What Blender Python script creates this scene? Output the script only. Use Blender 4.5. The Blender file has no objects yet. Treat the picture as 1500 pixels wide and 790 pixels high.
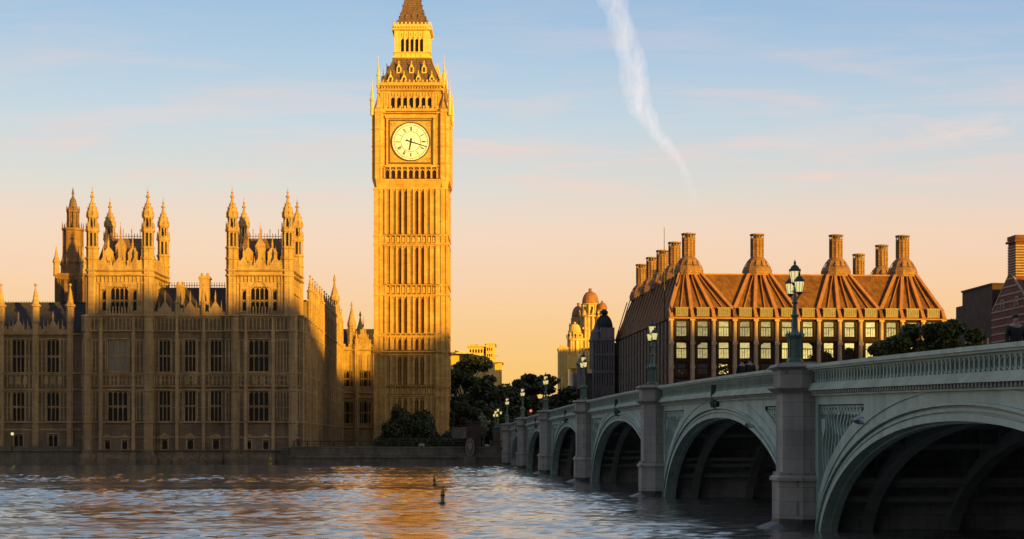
import bpy, bmesh, math, random
import numpy as np
from mathutils import Vector, Matrix
R = math.radians
PI = math.pi
scene = bpy.context.scene
COL = scene.collection
rnd = random.Random(7)

# ------------------------------------------------------------------ camera
CAMH = 3.4
cam_d = bpy.data.cameras.new("camera"); cam = bpy.data.objects.new("camera", cam_d); COL.objects.link(cam)
cam.location = (0, 0, CAMH); cam.rotation_euler = (R(90), 0, 0)
cam_d.sensor_width = 36; cam_d.lens = 59.28; cam_d.shift_y = 0.1687
cam_d.clip_start = 0.5; cam_d.clip_end = 20000
scene.camera = cam

# ------------------------------------------------------------------ world, sun, exposure
SUN_AZ = 40.0      # degrees to the right of straight behind the camera
SUN_EL = 3.5
scene.view_settings.view_transform = 'Standard'; scene.view_settings.look = 'None'
scene.view_settings.gamma = 1; scene.view_settings.use_curve_mapping = False
scene.view_settings.exposure = 1.0
world = bpy.data.worlds.new("World"); scene.world = world; world.use_nodes = True

class NT:
    def __init__(s, tree): s.t = tree; s.n = tree.nodes; s.l = tree.links; s.n.clear()
    def node(s, kind, **kw):
        nd = s.n.new(kind)
        for k, v in kw.items(): setattr(nd, k, v)
        return nd
    def put(s, inp, v):
        if hasattr(v, 'is_output') or isinstance(v, bpy.types.NodeSocket): s.l.new(v, inp)
        else: inp.default_value = v
    def math(s, op, a, b=0.0, c=0.0, clamp=False):
        nd = s.node('ShaderNodeMath', operation=op); nd.use_clamp = clamp
        s.put(nd.inputs[0], a); s.put(nd.inputs[1], b); s.put(nd.inputs[2], c)
        return nd.outputs[0]
    def mix(s, f, a, b, blend='MIX'):
        nd = s.node('ShaderNodeMix', data_type='RGBA', blend_type=blend)
        s.put(nd.inputs[0], f); s.put(nd.inputs[6], a); s.put(nd.inputs[7], b)
        return nd.outputs[2]
    def ramp(s, f, stops, interp='LINEAR'):
        nd = s.node('ShaderNodeValToRGB'); nd.color_ramp.interpolation = interp
        e = nd.color_ramp.elements
        while len(e) > 1: e.remove(e[-1])
        e[0].position = stops[0][0]; e[0].color = stops[0][1]
        for p, c in stops[1:]:
            x = e.new(p); x.color = c
        s.put(nd.inputs[0], f); return nd.outputs[0]
    def noise(s, vec, scale, detail=3, rough=0.55, dist=0.0):
        nd = s.node('ShaderNodeTexNoise'); s.put(nd.inputs['Vector'], vec)
        nd.inputs['Scale'].default_value = scale; nd.inputs['Detail'].default_value = detail
        nd.inputs['Roughness'].default_value = rough; nd.inputs['Distortion'].default_value = dist
        return nd.outputs['Fac']
    def mapping(s, vec, scale=(1,1,1), loc=(0,0,0), rot=(0,0,0)):
        nd = s.node('ShaderNodeMapping'); s.put(nd.inputs[0], vec)
        nd.inputs['Location'].default_value = loc; nd.inputs['Scale'].default_value = scale; nd.inputs['Rotation'].default_value = rot
        return nd.outputs[0]

def lin(r, g, b, k=1.0):
    f = lambda c: (c/255/12.92 if c/255 <= .04045 else ((c/255+.055)/1.055)**2.4)*k
    return (f(r), f(g), f(b), 1)

def build_world():
    w = NT(world.node_tree)
    out = w.node('ShaderNodeOutputWorld'); bg = w.node('ShaderNodeBackground')
    w.l.new(bg.outputs[0], out.inputs[0])
    sky = w.node('ShaderNodeTexSky', sky_type='NISHITA'); sky.sun_disc = False
    sky.sun_elevation = R(SUN_EL); sky.sun_rotation = R(180 - SUN_AZ)
    sky.air_density = 1.2; sky.dust_density = 2.0
    tc = w.node('ShaderNodeTexCoord'); sp = w.node('ShaderNodeSeparateXYZ'); w.l.new(tc.outputs['Generated'], sp.inputs[0])
    x, y, z = sp.outputs
    el = w.math('MULTIPLY', w.math('ARCSINE', z), 180/PI)                 # elevation in degrees
    e01 = w.math('DIVIDE', el, 40.0, clamp=True)
    k = 1/2.0
    # sunrise sky away from the sun: peach by the horizon, cream, pale, then blue
    west = w.ramp(e01, [(0.0, lin(254,192,98,k)), (0.055, lin(255,206,120,k)), (0.095, lin(255,210,148,k)), (0.14, lin(253,216,182,k)),
                        (0.175, lin(250,222,196,k)), (0.215, lin(228,225,216,k)), (0.27, lin(204,220,230,k)), (0.33, lin(178,206,230,k)), (0.40, lin(150,188,224,k)),
                        (0.5, (.25,.34,.45,1)), (0.75, (.27,.33,.42,1)), (1.0, (.17,.21,.28,1))])
    # bluer and pinker towards the right (north)
    az = w.math('DIVIDE', x, w.math('MAXIMUM', w.math('ABSOLUTE', y), 0.05))
    west = w.mix(w.math('MULTIPLY', w.math('ADD', az, 0.1, clamp=True), 0.9, clamp=True), west,
                 w.ramp(e01, [(0.0, lin(252,176,96,k)), (0.10, lin(254,200,140,k)), (0.14, lin(252,208,168,k)), (0.18, lin(242,208,188,k)), (0.21, lin(222,208,206,k)), (0.25, lin(186,204,220,k)), (0.31, lin(160,188,220,k)), (0.38, lin(128,164,212,k)), (0.5, (.25,.34,.45,1)), (0.75, (.27,.33,.42,1)), (1.0, (.17,.21,.28,1))]))
    east = w.ramp(e01, [(0.0, (.28,.23,.18,1)), (0.10, (.22,.205,.19,1)), (0.25, (.15,.155,.165,1)), (0.5, (.11,.125,.15,1)), (1.0, (.13,.155,.19,1))])
    ew = w.math('ADD', w.math('MULTIPLY', y, 1.6), 0.5, clamp=True)
    col = w.mix(ew, east, west)
    # warm glow low in the east around the sun
    sd = Vector((math.sin(R(SUN_AZ))*math.cos(R(SUN_EL)), -math.cos(R(SUN_AZ))*math.cos(R(SUN_EL)), math.sin(R(SUN_EL))))
    dt = w.node('ShaderNodeVectorMath', operation='DOT_PRODUCT'); w.l.new(tc.outputs['Generated'], dt.inputs[0]); dt.inputs[1].default_value = sd
    gl = w.math('MULTIPLY', w.math('POWER', w.math('MAXIMUM', dt.outputs['Value'], 0.0), 13.0), w.math('SUBTRACT', 1.0, w.math('MULTIPLY', el, 1/11), clamp=True))
    col = w.mix(gl, col, (8.8, 6.9, 1.7, 1))
    # thin cloud streaks and the contrail (direction coordinates: tangent of azimuth and elevation)
    yy = w.math('MAXIMUM', y, 0.02)
    u = w.math('DIVIDE', x, yy); v = w.math('DIVIDE', z, yy)
    cb = w.node('ShaderNodeCombineXYZ'); w.l.new(u, cb.inputs[0]); w.l.new(v, cb.inputs[1])
    st = w.noise(w.mapping(cb.outputs[0], (7, 60, 1), (3.1, 0.4, 0), (0,0,R(-5))), 1.0, 5, .6, .4)
    band = w.ramp(v, [(0.10, (0,0,0,1)), (0.155, (1,1,1,1)), (0.20, (.5,.5,.5,1)), (0.26, (.12,.12,.12,1)), (0.5, (0,0,0,1))])
    front = w.math('GREATER_THAN', y, 0.05)
    sm = w.math('MULTIPLY', w.math('MULTIPLY', w.math('SUBTRACT', st, 0.47, clamp=True), 3.4), band)
    col = w.mix(w.math('MULTIPLY', sm, front), col, lin(250,216,204,k))
    # wisp of cloud
    def U(px): return (px-750)/2470
    def V(py): return (648-py)/2470
    du = w.math('DIVIDE', w.math('SUBTRACT', u, U(1418)), 0.026); dv = w.math('DIVIDE', w.math('SUBTRACT', v, w.math('ADD', w.math('MULTIPLY', w.math('SUBTRACT', u, U(1418)), 0.16), V(190))), 0.0062)
    r2 = w.math('ADD', w.math('MULTIPLY', du, du), w.math('MULTIPLY', dv, dv))
    wn = w.noise(w.mapping(cb.outputs[0], (60, 190, 1)), 1.0, 6, .65, .8)
    wisp = w.math('MULTIPLY', w.math('SUBTRACT', 1.0, w.math('MULTIPLY', r2, .35), clamp=True), w.math('MULTIPLY', w.math('SUBTRACT', wn, .3), 2.0, clamp=True))
    col = w.mix(w.math('MULTIPLY', w.math('MULTIPLY', wisp, .75), front), col, lin(246,224,212,k))
    du = w.math('DIVIDE', w.math('SUBTRACT', u, U(1215)), 0.04); dv = w.math('DIVIDE', w.math('SUBTRACT', v, w.math('ADD', w.math('MULTIPLY', w.math('SUBTRACT', u, U(1215)), 0.12), V(196))), 0.006)
    r2 = w.math('ADD', w.math('MULTIPLY', du, du), w.math('MULTIPLY', dv, dv))
    wisp = w.math('MULTIPLY', w.math('SUBTRACT', 1.0, w.math('MULTIPLY', r2, .35), clamp=True), wn)
    col = w.mix(w.math('MULTIPLY', w.math('MULTIPLY', wisp, .5), front), col, lin(238,222,216,k))
    # contrail: centre line u(v), width and density along it
    pts = [(900,-60),(897,0),(912,40),(921,80),(930,118),(937,150),(952,182),(975,212),(996,238),(1010,268),(1016,305),(1018,330)]
    fc = w.node('ShaderNodeFloatCurve')
    vmin, vmax, umin, umax = V(330), V(-60), U(880), U(1030)
    c = fc.mapping.curves[0]
    pp = sorted([((V(b)-vmin)/(vmax-vmin), (U(a)-umin)/(umax-umin)) for a, b in pts])
    c.points[0].location = pp[0]; c.points[1].location = pp[-1]
    for p in pp[1:-1]: c.points.new(*p)
    fc.mapping.update()
    vn = w.math('DIVIDE', w.math('SUBTRACT', v, vmin), vmax-vmin, clamp=True)
    w.l.new(vn, fc.inputs['Value'])
    uc = w.math('ADD', w.math('MULTIPLY', fc.outputs[0], umax-umin), umin)
    n2 = w.noise(w.mapping(cb.outputs[0], (55, 38, 1)), 1.0, 5, .6, .3)
    n3 = w.noise(w.mapping(cb.outputs[0], (170, 60, 1), (0,0,0), (0,0,R(14))), 1.0, 5, .7, .5)
    d = w.math('ABSOLUTE', w.math('ADD', w.math('SUBTRACT', u, uc), w.math('MULTIPLY', w.math('SUBTRACT', n2, .5), .016)))
    wd = w.ramp(vn, [(0.0, (.12,)*3+(1,)), (0.2, (.25,)*3+(1,)), (0.38, (.5,)*3+(1,)), (0.55, (.62,)*3+(1,)), (0.75, (.60,)*3+(1,)), (1.0, (.8,)*3+(1,))])
    dens = w.ramp(vn, [(0.03, (0,0,0,1)), (0.16, (.25,)*3+(1,)), (0.30, (.75,)*3+(1,)), (0.5, (1,)*3+(1,)), (0.62, (.8,)*3+(1,)), (0.85, (.75,)*3+(1,)), (1.0, (.6,)*3+(1,))])
    prof = w.math('SUBTRACT', 1.0, w.math('DIVIDE', d, w.math('MULTIPLY', wd, .0145)), clamp=True)
    ct = w.math('MULTIPLY', w.math('MULTIPLY', w.math('POWER', prof, .7), dens), w.math('MULTIPLY', w.math('SUBTRACT', w.math('MULTIPLY', n3, 1.9), .18), 1.0, clamp=True))
    col = w.mix(w.math('MULTIPLY', w.math('MULTIPLY', ct, .95), front), col, lin(246,240,242,k))
    # a share of the physical sky
    nish = w.mix(1.0, sky.outputs[0], (.06,.06,.06,1), 'MULTIPLY')
    col = w.mix(0.06, col, nish)
    w.l.new(col, bg.inputs[0]); bg.inputs[1].default_value = 1.0
build_world()

sl = bpy.data.lights.new("sun", 'SUN'); sun = bpy.data.objects.new("sun", sl); COL.objects.link(sun)
sl.energy = 4.9; sl.angle = R(0.53); sl.color = (1.0, 0.525, 0.025)
_sd = Vector((math.sin(R(SUN_AZ))*math.cos(R(SUN_EL)), -math.cos(R(SUN_AZ))*math.cos(R(SUN_EL)), math.sin(R(SUN_EL))))
sun.rotation_euler = _sd.to_track_quat('Z', 'Y').to_euler(); sun.location = (60, -60, 80)

# ------------------------------------------------------------------ object helpers
def tag(o, label=None, cat=None, group=None, kind=None):
    if label: o['label'] = label
    if cat: o['category'] = cat
    if group: o['group'] = group
    if kind: o['kind'] = kind
    return o
def thing(name, label, cat, loc=(0,0,0), group=None, rz=0.0):
    o = bpy.data.objects.new(name, None); COL.objects.link(o); o.empty_display_size = .5
    o.location = loc; o.rotation_euler = (0,0,rz)
    return tag(o, label, cat, group)
ORG = {}
class Fr:
    """local frame: u along, w outward, z up"""
    def __init__(s, ox, oy, ang, oz=0.0):   # ang = direction of u; outward is u rotated -90
        s.o = (ox, oy, oz); s.ux, s.uy = math.cos(ang), math.sin(ang); s.wx, s.wy = s.uy, -s.ux
    def __call__(s, u, w, z): return (s.o[0]+u*s.ux+w*s.wx, s.o[1]+u*s.uy+w*s.wy, s.o[2]+z)
ID = Fr(0,0,0)
class MB:
    def __init__(s, fr=None): s.v = []; s.f = []; s.fr = fr; s.sm = []
    def add(s, vs, fs, smooth=False):
        b = len(s.v)
        s.v += [s.fr(*p) for p in vs] if s.fr else list(vs)
        s.f += [tuple(i+b for i in f) for f in fs]; s.sm += [smooth]*len(fs); return s
    def box(s, a0, a1, b0, b1, z0, z1, t=1.0):
        """box; t<1 tapers the top"""
        ca, cb = (a0+a1)/2, (b0+b1)/2
        q = [(a0,b0),(a1,b0),(a1,b1),(a0,b1)]
        vs = [(a,b,z0) for a,b in q]+[(ca+(a-ca)*t, cb+(b-cb)*t, z1) for a,b in q]
        return s.add(vs, [(3,2,1,0),(4,5,6,7),(0,1,5,4),(1,2,6,5),(2,3,7,6),(3,0,4,7)])
    def lathe(s, ca, cb, prof, n=8, rot=None, smooth=False, sq=1.0):
        """prof = [(r,z)...]"""
        rot = PI/n if rot is None else rot
        vs = []; fs = []
        for r, z in prof:
            for i in range(n):
                a = rot+2*PI*i/n; vs.append((ca+r*math.cos(a), cb+r*sq*math.sin(a), z))
        for k in range(len(prof)-1):
            for i in range(n):
                j = (i+1) % n; fs.append((k*n+i, k*n+j, (k+1)*n+j, (k+1)*n+i))
        fs.append(tuple(range(n))[::-1]); fs.append(tuple((len(prof)-1)*n+i for i in range(n)))
        return s.add(vs, fs, smooth)
    def prism(s, poly, axis, c0, c1):
        """polygon (p,q) extruded; axis 'w' -> poly in (u,z), 'u' -> poly in (w,z), 'z' -> poly in (u,w)"""
        n = len(poly)
        mk = {'w': lambda p, c: (p[0], c, p[1]), 'u': lambda p, c: (c, p[0], p[1]), 'z': lambda p, c: (p[0], p[1], c)}[axis]
        vs = [mk(p, c0) for p in poly]+[mk(p, c1) for p in poly]
        fs = [tuple(range(n)), tuple(range(n, 2*n))[::-1]]+[(i, n+i, n+(i+1) % n, (i+1) % n) for i in range(n)]
        return s.add(vs, fs)
    def bar(s, p, q, r, n=4, r2=None, smooth=False):
        p = Vector(s.fr(*p) if s.fr else p); q = Vector(s.fr(*q) if s.fr else q)
        d = (q-p).normalized() if (q-p).length > 1e-6 else Vector((0,0,1))
        a = d.orthogonal().normalized() if abs(d.z) < .9 else Vector((1,0,0)).cross(d).normalized()
        if abs(d.z) < .9: a = Vector((0,0,1)).cross(d).normalized()
        b = d.cross(a); r2 = r if r2 is None else r2
        vs = []
        for c, rr in ((p, r), (q, r2)):
            for i in range(n):
                t = 2*PI*(i+.5)/n; vs.append(tuple(c+a*math.cos(t)*rr+b*math.sin(t)*rr))
        fs = [tuple(range(n))[::-1], tuple(range(n, 2*n))]+[(i, (i+1) % n, n+(i+1) % n, n+i) for i in range(n)]
        fr, s.fr = s.fr, None; s.add(vs, fs, smooth); s.fr = fr; return s
    def path(s, pts, r, n=4):
        for a, b in zip(pts, pts[1:]): s.bar(a, b, r, n)
        return s
    def ball(s, c, r, n=8, m=5, sq=(1,1,1)):
        prof = [(max(.001, math.sin(PI*k/m)), -math.cos(PI*k/m)) for k in range(m+1)]
        vs = []; fs = []
        for a, z in prof:
            for i in range(n): t = 2*PI*i/n; vs.append((c[0]+r*sq[0]*a*math.cos(t), c[1]+r*sq[1]*a*math.sin(t), c[2]+r*sq[2]*z))
        for k in range(m):
            for i in range(n): j = (i+1) % n; fs.append((k*n+i, k*n+j, (k+1)*n+j, (k+1)*n+i))
        return s.add(vs, fs, True)
    def holes(s, u0, u1, z0, z1, hs, w0, w1):
        """wall slab between w0 and w1 with rectangular holes hs = [(u0,u1,z0,z1)]"""
        us = sorted({u0, u1, *[h[0] for h in hs], *[h[1] for h in hs]}); us = [u for u in us if u0-1e-6 <= u <= u1+1e-6]
        for a, b in zip(us, us[1:]):
            m = (a+b)/2; cut = sorted([(h[2], h[3]) for h in hs if h[0] < m < h[1]]); z = z0
            for c0, c1 in cut:
                if c0 > z+1e-6: s.box(a, b, w0, w1, z, c0)
                z = max(z, c1)
            if z < z1-1e-6: s.box(a, b, w0, w1, z, z1)
        return s
def root_of(p):
    while p.parent: p = p.parent
    return p
def obj(name, mb, mat, parent=None, local=False):
    me = bpy.data.meshes.new(name)
    vs = mb.v
    if parent is not None and not local:
        L = root_of(parent).location; vs = [(a-L[0], b-L[1], c-L[2]) for a, b, c in vs]
    me.from_pydata(vs, [], mb.f); me.update()
    if len(mb.f) > 1 and name not in ('crown',):
        b = bmesh.new(); b.from_mesh(me); bmesh.ops.recalc_face_normals(b, faces=b.faces); b.to_mesh(me); b.free()
    if any(mb.sm): me.polygons.foreach_set('use_smooth', mb.sm)
    if not isinstance(mat, (list, tuple)): mat = [mat]
    for m in mat: me.materials.append(m)
    o = bpy.data.objects.new(name, me); COL.objects.link(o)
    if parent is not None: o.parent = parent
    return o
def copy_tree(o, parent=None):
    c = o.copy(); COL.objects.link(c)
    if parent is not None: c.parent = parent
    for ch in list(o.children): copy_tree(ch, c)
    return c
def recolor(o, fn):
    """material slot per face chosen by fn(centre, normal)"""
    for p in o.data.polygons: p.material_index = fn(p.center, p.normal)

# ------------------------------------------------------------------ materials
def mat_base(name):
    m = bpy.data.materials.new(name); m.use_nodes = True; n = NT(m.node_tree)
    out = n.node('ShaderNodeOutputMaterial'); b = n.node('ShaderNodeBsdfPrincipled'); n.l.new(b.outputs[0], out.inputs[0])
    tc = n.node('ShaderNodeTexCoord')
    return m, n, b, tc.outputs['Object']
def mat(name, c1, c2=None, rough=.8, scale=.6, metal=0.0, bump=.3, streak=0.0, bscale=6.0, bdist=.05, joints=None, ior=1.5, c3=None):
    m, n, b, P = mat_base(name)
    c2 = c2 or tuple(x*.7 for x in c1)
    f = n.noise(P, scale, 5, .6)
    f = n.ramp(f, [(.3, (0,0,0,1)), (.7, (1,1,1,1))])
    col = n.mix(f, (*c1, 1), (*c2, 1))
    fine = n.noise(P, bscale, 4, .65)
    col = n.mix(n.math('MULTIPLY', n.math('SUBTRACT', fine, .35, clamp=True), .9, clamp=True), col, n.mix(1.0, col, (.62,.60,.58,1), 'MULTIPLY'))
    if streak:
        s = n.noise(n.mapping(P, (1.3, 1.3, .10)), 1.0, 4, .6)
        s = n.ramp(s, [(.42, (0,0,0,1)), (.68, (1,1,1,1))])
        col = n.mix(n.math('MULTIPLY', s, streak), col, n.mix(1.0, col, (.38,.36,.36,1), 'MULTIPLY'))
    h = fine
    if joints:   # course joints
        sp = n.node('ShaderNodeSeparateXYZ'); n.l.new(P, sp.inputs[0])
        cb = n.node('ShaderNodeCombineXYZ'); n.l.new(n.math('ADD', sp.outputs[0], sp.outputs[1]), cb.inputs[0]); n.l.new(sp.outputs[2], cb.inputs[1])
        bt = n.node('ShaderNodeTexBrick'); n.l.new(cb.outputs[0], bt.inputs[0])
        bt.inputs['Scale'].default_value = 1.0; bt.inputs['Brick Width'].default_value = joints[0]; bt.inputs['Row Height'].default_value = joints[1]
        bt.inputs['Mortar Size'].default_value = joints[2]; bt.inputs['Color1'].default_value = (1,1,1,1); bt.inputs['Color2'].default_value = (.78,.78,.78,1); bt.inputs['Mortar'].default_value = (.55,.55,.55,1)
        col = n.mix(1.0, col, bt.outputs['Color'], 'MULTIPLY')
    n.l.new(col, b.inputs['Base Color'])
    n.put(b.inputs['Roughness'], n.math('ADD', n.math('MULTIPLY', f, .12), rough-.06))
    b.inputs['Metallic'].default_value = metal; b.inputs['IOR'].default_value = ior
    if bump:
        bp = n.node('ShaderNodeBump'); bp.inputs['Strength'].default_value = bump; bp.inputs['Distance'].default_value = bdist
        n.l.new(h, bp.inputs['Height']); n.l.new(bp.outputs[0], b.inputs['Normal'])
    return m
def glass_mat(name, base, ior=1.6, rough=.04, wob=.02, emis=None):
    m, n, b, P = mat_base(name)
    b.inputs['Base Color'].default_value = (*base, 1); b.inputs['Roughness'].default_value = rough; b.inputs['IOR'].default_value = ior
    bp = n.node('ShaderNodeBump'); bp.inputs['Strength'].default_value = .5; bp.inputs['Distance'].default_value = wob
    n.l.new(n.noise(P, .9, 2), bp.inputs['Height']); n.l.new(bp.outputs[0], b.inputs['Normal'])
    if emis: b.inputs['Emission Color'].default_value = (*emis[:3], 1); b.inputs['Emission Strength'].default_value = emis[3]
    return m
M = {}
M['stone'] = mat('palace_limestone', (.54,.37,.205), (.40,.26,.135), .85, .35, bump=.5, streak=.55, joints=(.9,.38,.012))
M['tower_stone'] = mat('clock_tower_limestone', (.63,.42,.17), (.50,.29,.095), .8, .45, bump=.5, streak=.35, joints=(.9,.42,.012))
M['stone_back'] = mat('sooty_shade_limestone', (.27,.185,.12), (.17,.12,.08), .9, .35, bump=.5, streak=.5, joints=(.9,.38,.012))  # panel recess shade and soot both put into this colour; plinth uses it too
M['tower_back'] = mat('recess_shade_stone', (.38,.19,.05), (.26,.12,.035), .9, .5, bump=.5, streak=.4, joints=(.9,.42,.012))  # groove shade put into the colour, darker than the ribs in front
M['slate'] = mat('dark_slate', (.05,.045,.055), (.03,.028,.035), .8, .8, bump=.3, joints=(.5,.3,.03))
M['dark_lantern_stone'] = mat('dark_lantern_stone', (.30,.17,.09), (.20,.11,.06), .85, .6, bump=.4, streak=.5, joints=(.9,.42,.012))
M['iron_roof'] = mat('cast_iron_roof', (.24,.14,.085), (.16,.09,.06), .6, 1.2, bump=.4, joints=(.6,.5,.06))
M['spire_roof'] = mat('tower_roof_tiles', (.21,.12,.075), (.12,.075,.05), .55, 1.4, bump=.4, joints=(.55,.42,.06))
M['gilt'] = mat('gilded_stone', (.66,.50,.16), (.55,.36,.12), .5, 1.0, bump=.3)
M['dark_iron'] = mat('dark_iron', (.03,.028,.025), None, .5, 2, bump=.1)
M['leaded'] = glass_mat('old_window_glass', (.008,.009,.012), 1.25, .2, .05)
M['stainedw'] = glass_mat('pale_blind_glass', (.20,.18,.15), 1.5, .2, .03)
M['dial'] = mat('opal_glass_dial', (.86,.80,.58), (.80,.74,.5), .35, 1.0, bump=.05)
M['dial'].node_tree.nodes['Principled BSDF'].inputs['Emission Color'].default_value = (1,.90,.62,1)
M['dial'].node_tree.nodes['Principled BSDF'].inputs['Emission Strength'].default_value = .16
M['blue'] = mat('dial_ironwork', (.10,.065,.03), (.07,.05,.03), .5, 2, bump=.1)
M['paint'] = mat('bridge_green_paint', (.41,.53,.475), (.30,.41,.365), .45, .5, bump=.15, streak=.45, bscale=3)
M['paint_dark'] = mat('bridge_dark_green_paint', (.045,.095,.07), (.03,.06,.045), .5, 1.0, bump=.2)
M['granite'] = mat('pier_granite', (.37,.345,.315), (.27,.25,.23), .75, .7, bump=.4, streak=.4, joints=(1.1,.55,.012))
M['granite_low'] = mat('underbridge_stone', (.60,.62,.64), (.45,.47,.48), .8, .5, bump=.4, streak=.5, joints=(1.2,.6,.015))
M['weed'] = mat('wet_weeded_stone', (.035,.035,.028), (.02,.022,.016), .5, 2, bump=.5)
M['soffit'] = mat('underbridge_iron', (.28,.32,.31), (.20,.23,.22), .6, 1, bump=.2)
M['asphalt'] = mat('asphalt', (.05,.05,.05), (.04,.04,.04), .85, 2, bump=.3)
M['pave'] = mat('paving', (.24,.22,.2), (.18,.17,.15), .85, 1, bump=.2, joints=(.8,.5,.02))
M['ground'] = mat('ground', (.09,.085,.06), (.05,.06,.03), .95, .1, bump=.3)
M['river_wall'] = mat('river_wall_granite', (.22,.185,.14), (.12,.10,.075), .8, .5, bump=.4, streak=.5, joints=(1.5,.5,.02))
M['bark'] = mat('bark', (.07,.055,.04), None, .9, 3, bump=.5)
M['leaf'] = None
M['bronze_wall'] = mat('bronze_cladding', (.05,.030,.022), (.035,.022,.017), .85, 1, bump=.2, ior=1.2)
M['bronze_roof'] = mat('bronze_roof', (.26,.12,.042), (.14,.065,.028), .8, .5, metal=.0, bump=.4, streak=.5, joints=(.5,3.0,.03), ior=1.2)
M['bronze_rib'] = mat('bronze_roof_rib', (.36,.165,.055), (.26,.11,.038), .7, .6, metal=.0, bump=.2)
M['bronze_chim'] = mat('bronze_chimney', (.34,.175,.075), (.20,.10,.05), .7, .8, metal=.0, bump=.3, joints=(.7,.55,.05))
M['pink_stone'] = mat('pinkish_sandstone', (.42,.30,.24), (.33,.24,.19), .75, .8, bump=.2)
M['office_glass'] = glass_mat('coated_office_glass', (.02,.02,.015), 3.0, .03, .03)
M['louvre'] = mat('grey_louvre', (.20,.17,.15), None, .5, 2, bump=.1)
M['white_stone'] = mat('portland_stone', (.68,.50,.22), (.5,.36,.15), .8, .5, bump=.3, streak=.4)
M['grey_stone'] = mat('sooty_stone', (.25,.22,.235), (.16,.145,.155), .8, .5, bump=.3, streak=.5)
M['brick'] = mat('red_brick', (.15,.045,.03), (.10,.032,.025), .85, .5, bump=.3)
M['dark_brick'] = mat('dark_brick', (.06,.033,.026), (.045,.025,.02), .9, .5, bump=.3)
M['band_stone'] = mat('stone_band', (.36,.28,.22), None, .8, 1, bump=.2)
M['tile'] = mat('clay_tile_roof', (.40,.18,.06), (.22,.09,.04), .75, 1, bump=.4, joints=(.4,.3,.03))
M['lamp_glass'] = glass_mat('frosted_lamp_glass', (.65,.60,.36), 1.45, .3, .0, (1.0,.82,.32,.38))
M['lamp_paint'] = mat('lamp_green_paint', (.10,.165,.125), (.06,.11,.085), .45, 3, bump=.1)
M['yellow_paint'] = mat('yellow_buoy_paint', (.45,.30,.03), (.3,.2,.03), .5, 2, bump=.1)
M['black_cloth'] = mat('dark_coat', (.02,.02,.023), None, .9, 3, bump=.1)
M['navy_cloth'] = mat('dark_trousers', (.025,.03,.045), None, .9, 3, bump=.1)
M['red_cloth'] = mat('red_jacket', (.30,.03,.02), None, .85, 3, bump=.1)
M['skin'] = mat('skin', (.42,.26,.19), (.38,.22,.16), .6, 4, bump=.05)
M['hair'] = mat('brown_hair', (.03,.02,.012), None, .7, 8, bump=.3)
M['plaster'] = mat('pale_render', (.5,.45,.38), (.4,.35,.3), .85, .5, bump=.2, streak=.3)
M['feather'] = mat('gull_feathers', (.16,.16,.17), (.30,.30,.30), .8, 4, bump=.05)
M['bark_pale'] = mat('pale_bark', (.22,.2,.16), None, .9, 3, bump=.5)
M['red_lamp'] = glass_mat('red_signal', (.3,.01,.01), 1.45, .2, 0, (1.0,.05,.03,2.5))
def leaf_mat(name, a, b_):
    m, n, b, P = mat_base(name)
    g = n.node('ShaderNodeNewGeometry')
    f = n.math('ADD', n.math('MULTIPLY', g.outputs['Random Per Island'], .6), n.math('MULTIPLY', n.noise(P, .6, 3), .5), clamp=True)
    n.l.new(n.mix(f, (*a, 1), (*b_, 1)), b.inputs['Base Color']); b.inputs['Roughness'].default_value = .6
    return m
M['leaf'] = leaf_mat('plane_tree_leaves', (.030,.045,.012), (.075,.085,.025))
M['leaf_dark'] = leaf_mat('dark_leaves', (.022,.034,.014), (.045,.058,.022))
M['leaf_pale'] = leaf_mat('pale_leaves', (.14,.15,.09), (.25,.25,.16))

# scale helpers: where a thing seen at a given bearing stands at its real distance
def PX(px, Y): return (px-750)/2470*Y
def PZ(py, Y): return CAMH+(648-py)/2470*Y

# ------------------------------------------------------------------ ground and water
def sheet(name, x0, x1, y0, y1, z, mat_, kind='structure', nx=1, ny=1):
    m = MB(); m.add([(x0,y0,z),(x1,y0,z),(x1,y1,z),(x0,y1,z)], [(0,1,2,3)])
    return tag(obj(name, m, mat_), kind=kind)
GZ = 2.6
def land(name, poly, z):
    m = MB(); n = len(poly)
    m.add([(x,y,-4) for x,y in poly]+[(x,y,z) for x,y in poly], [tuple(range(n, 2*n))]+[(i,(i+1)%n,n+(i+1)%n,n+i) for i in range(n)])
    return tag(obj(name, m, M['ground']), kind='structure')
land('ground', [(-3000,265.2),(-33.5,265.2),(-33.5,252.6),(3000,252.6),(3000,9000),(-3000,9000)], GZ)
land('east_bank', [(-3000,-3000),(3000,-3000),(3000,-2),(-3000,-2)], 2.4)

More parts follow.
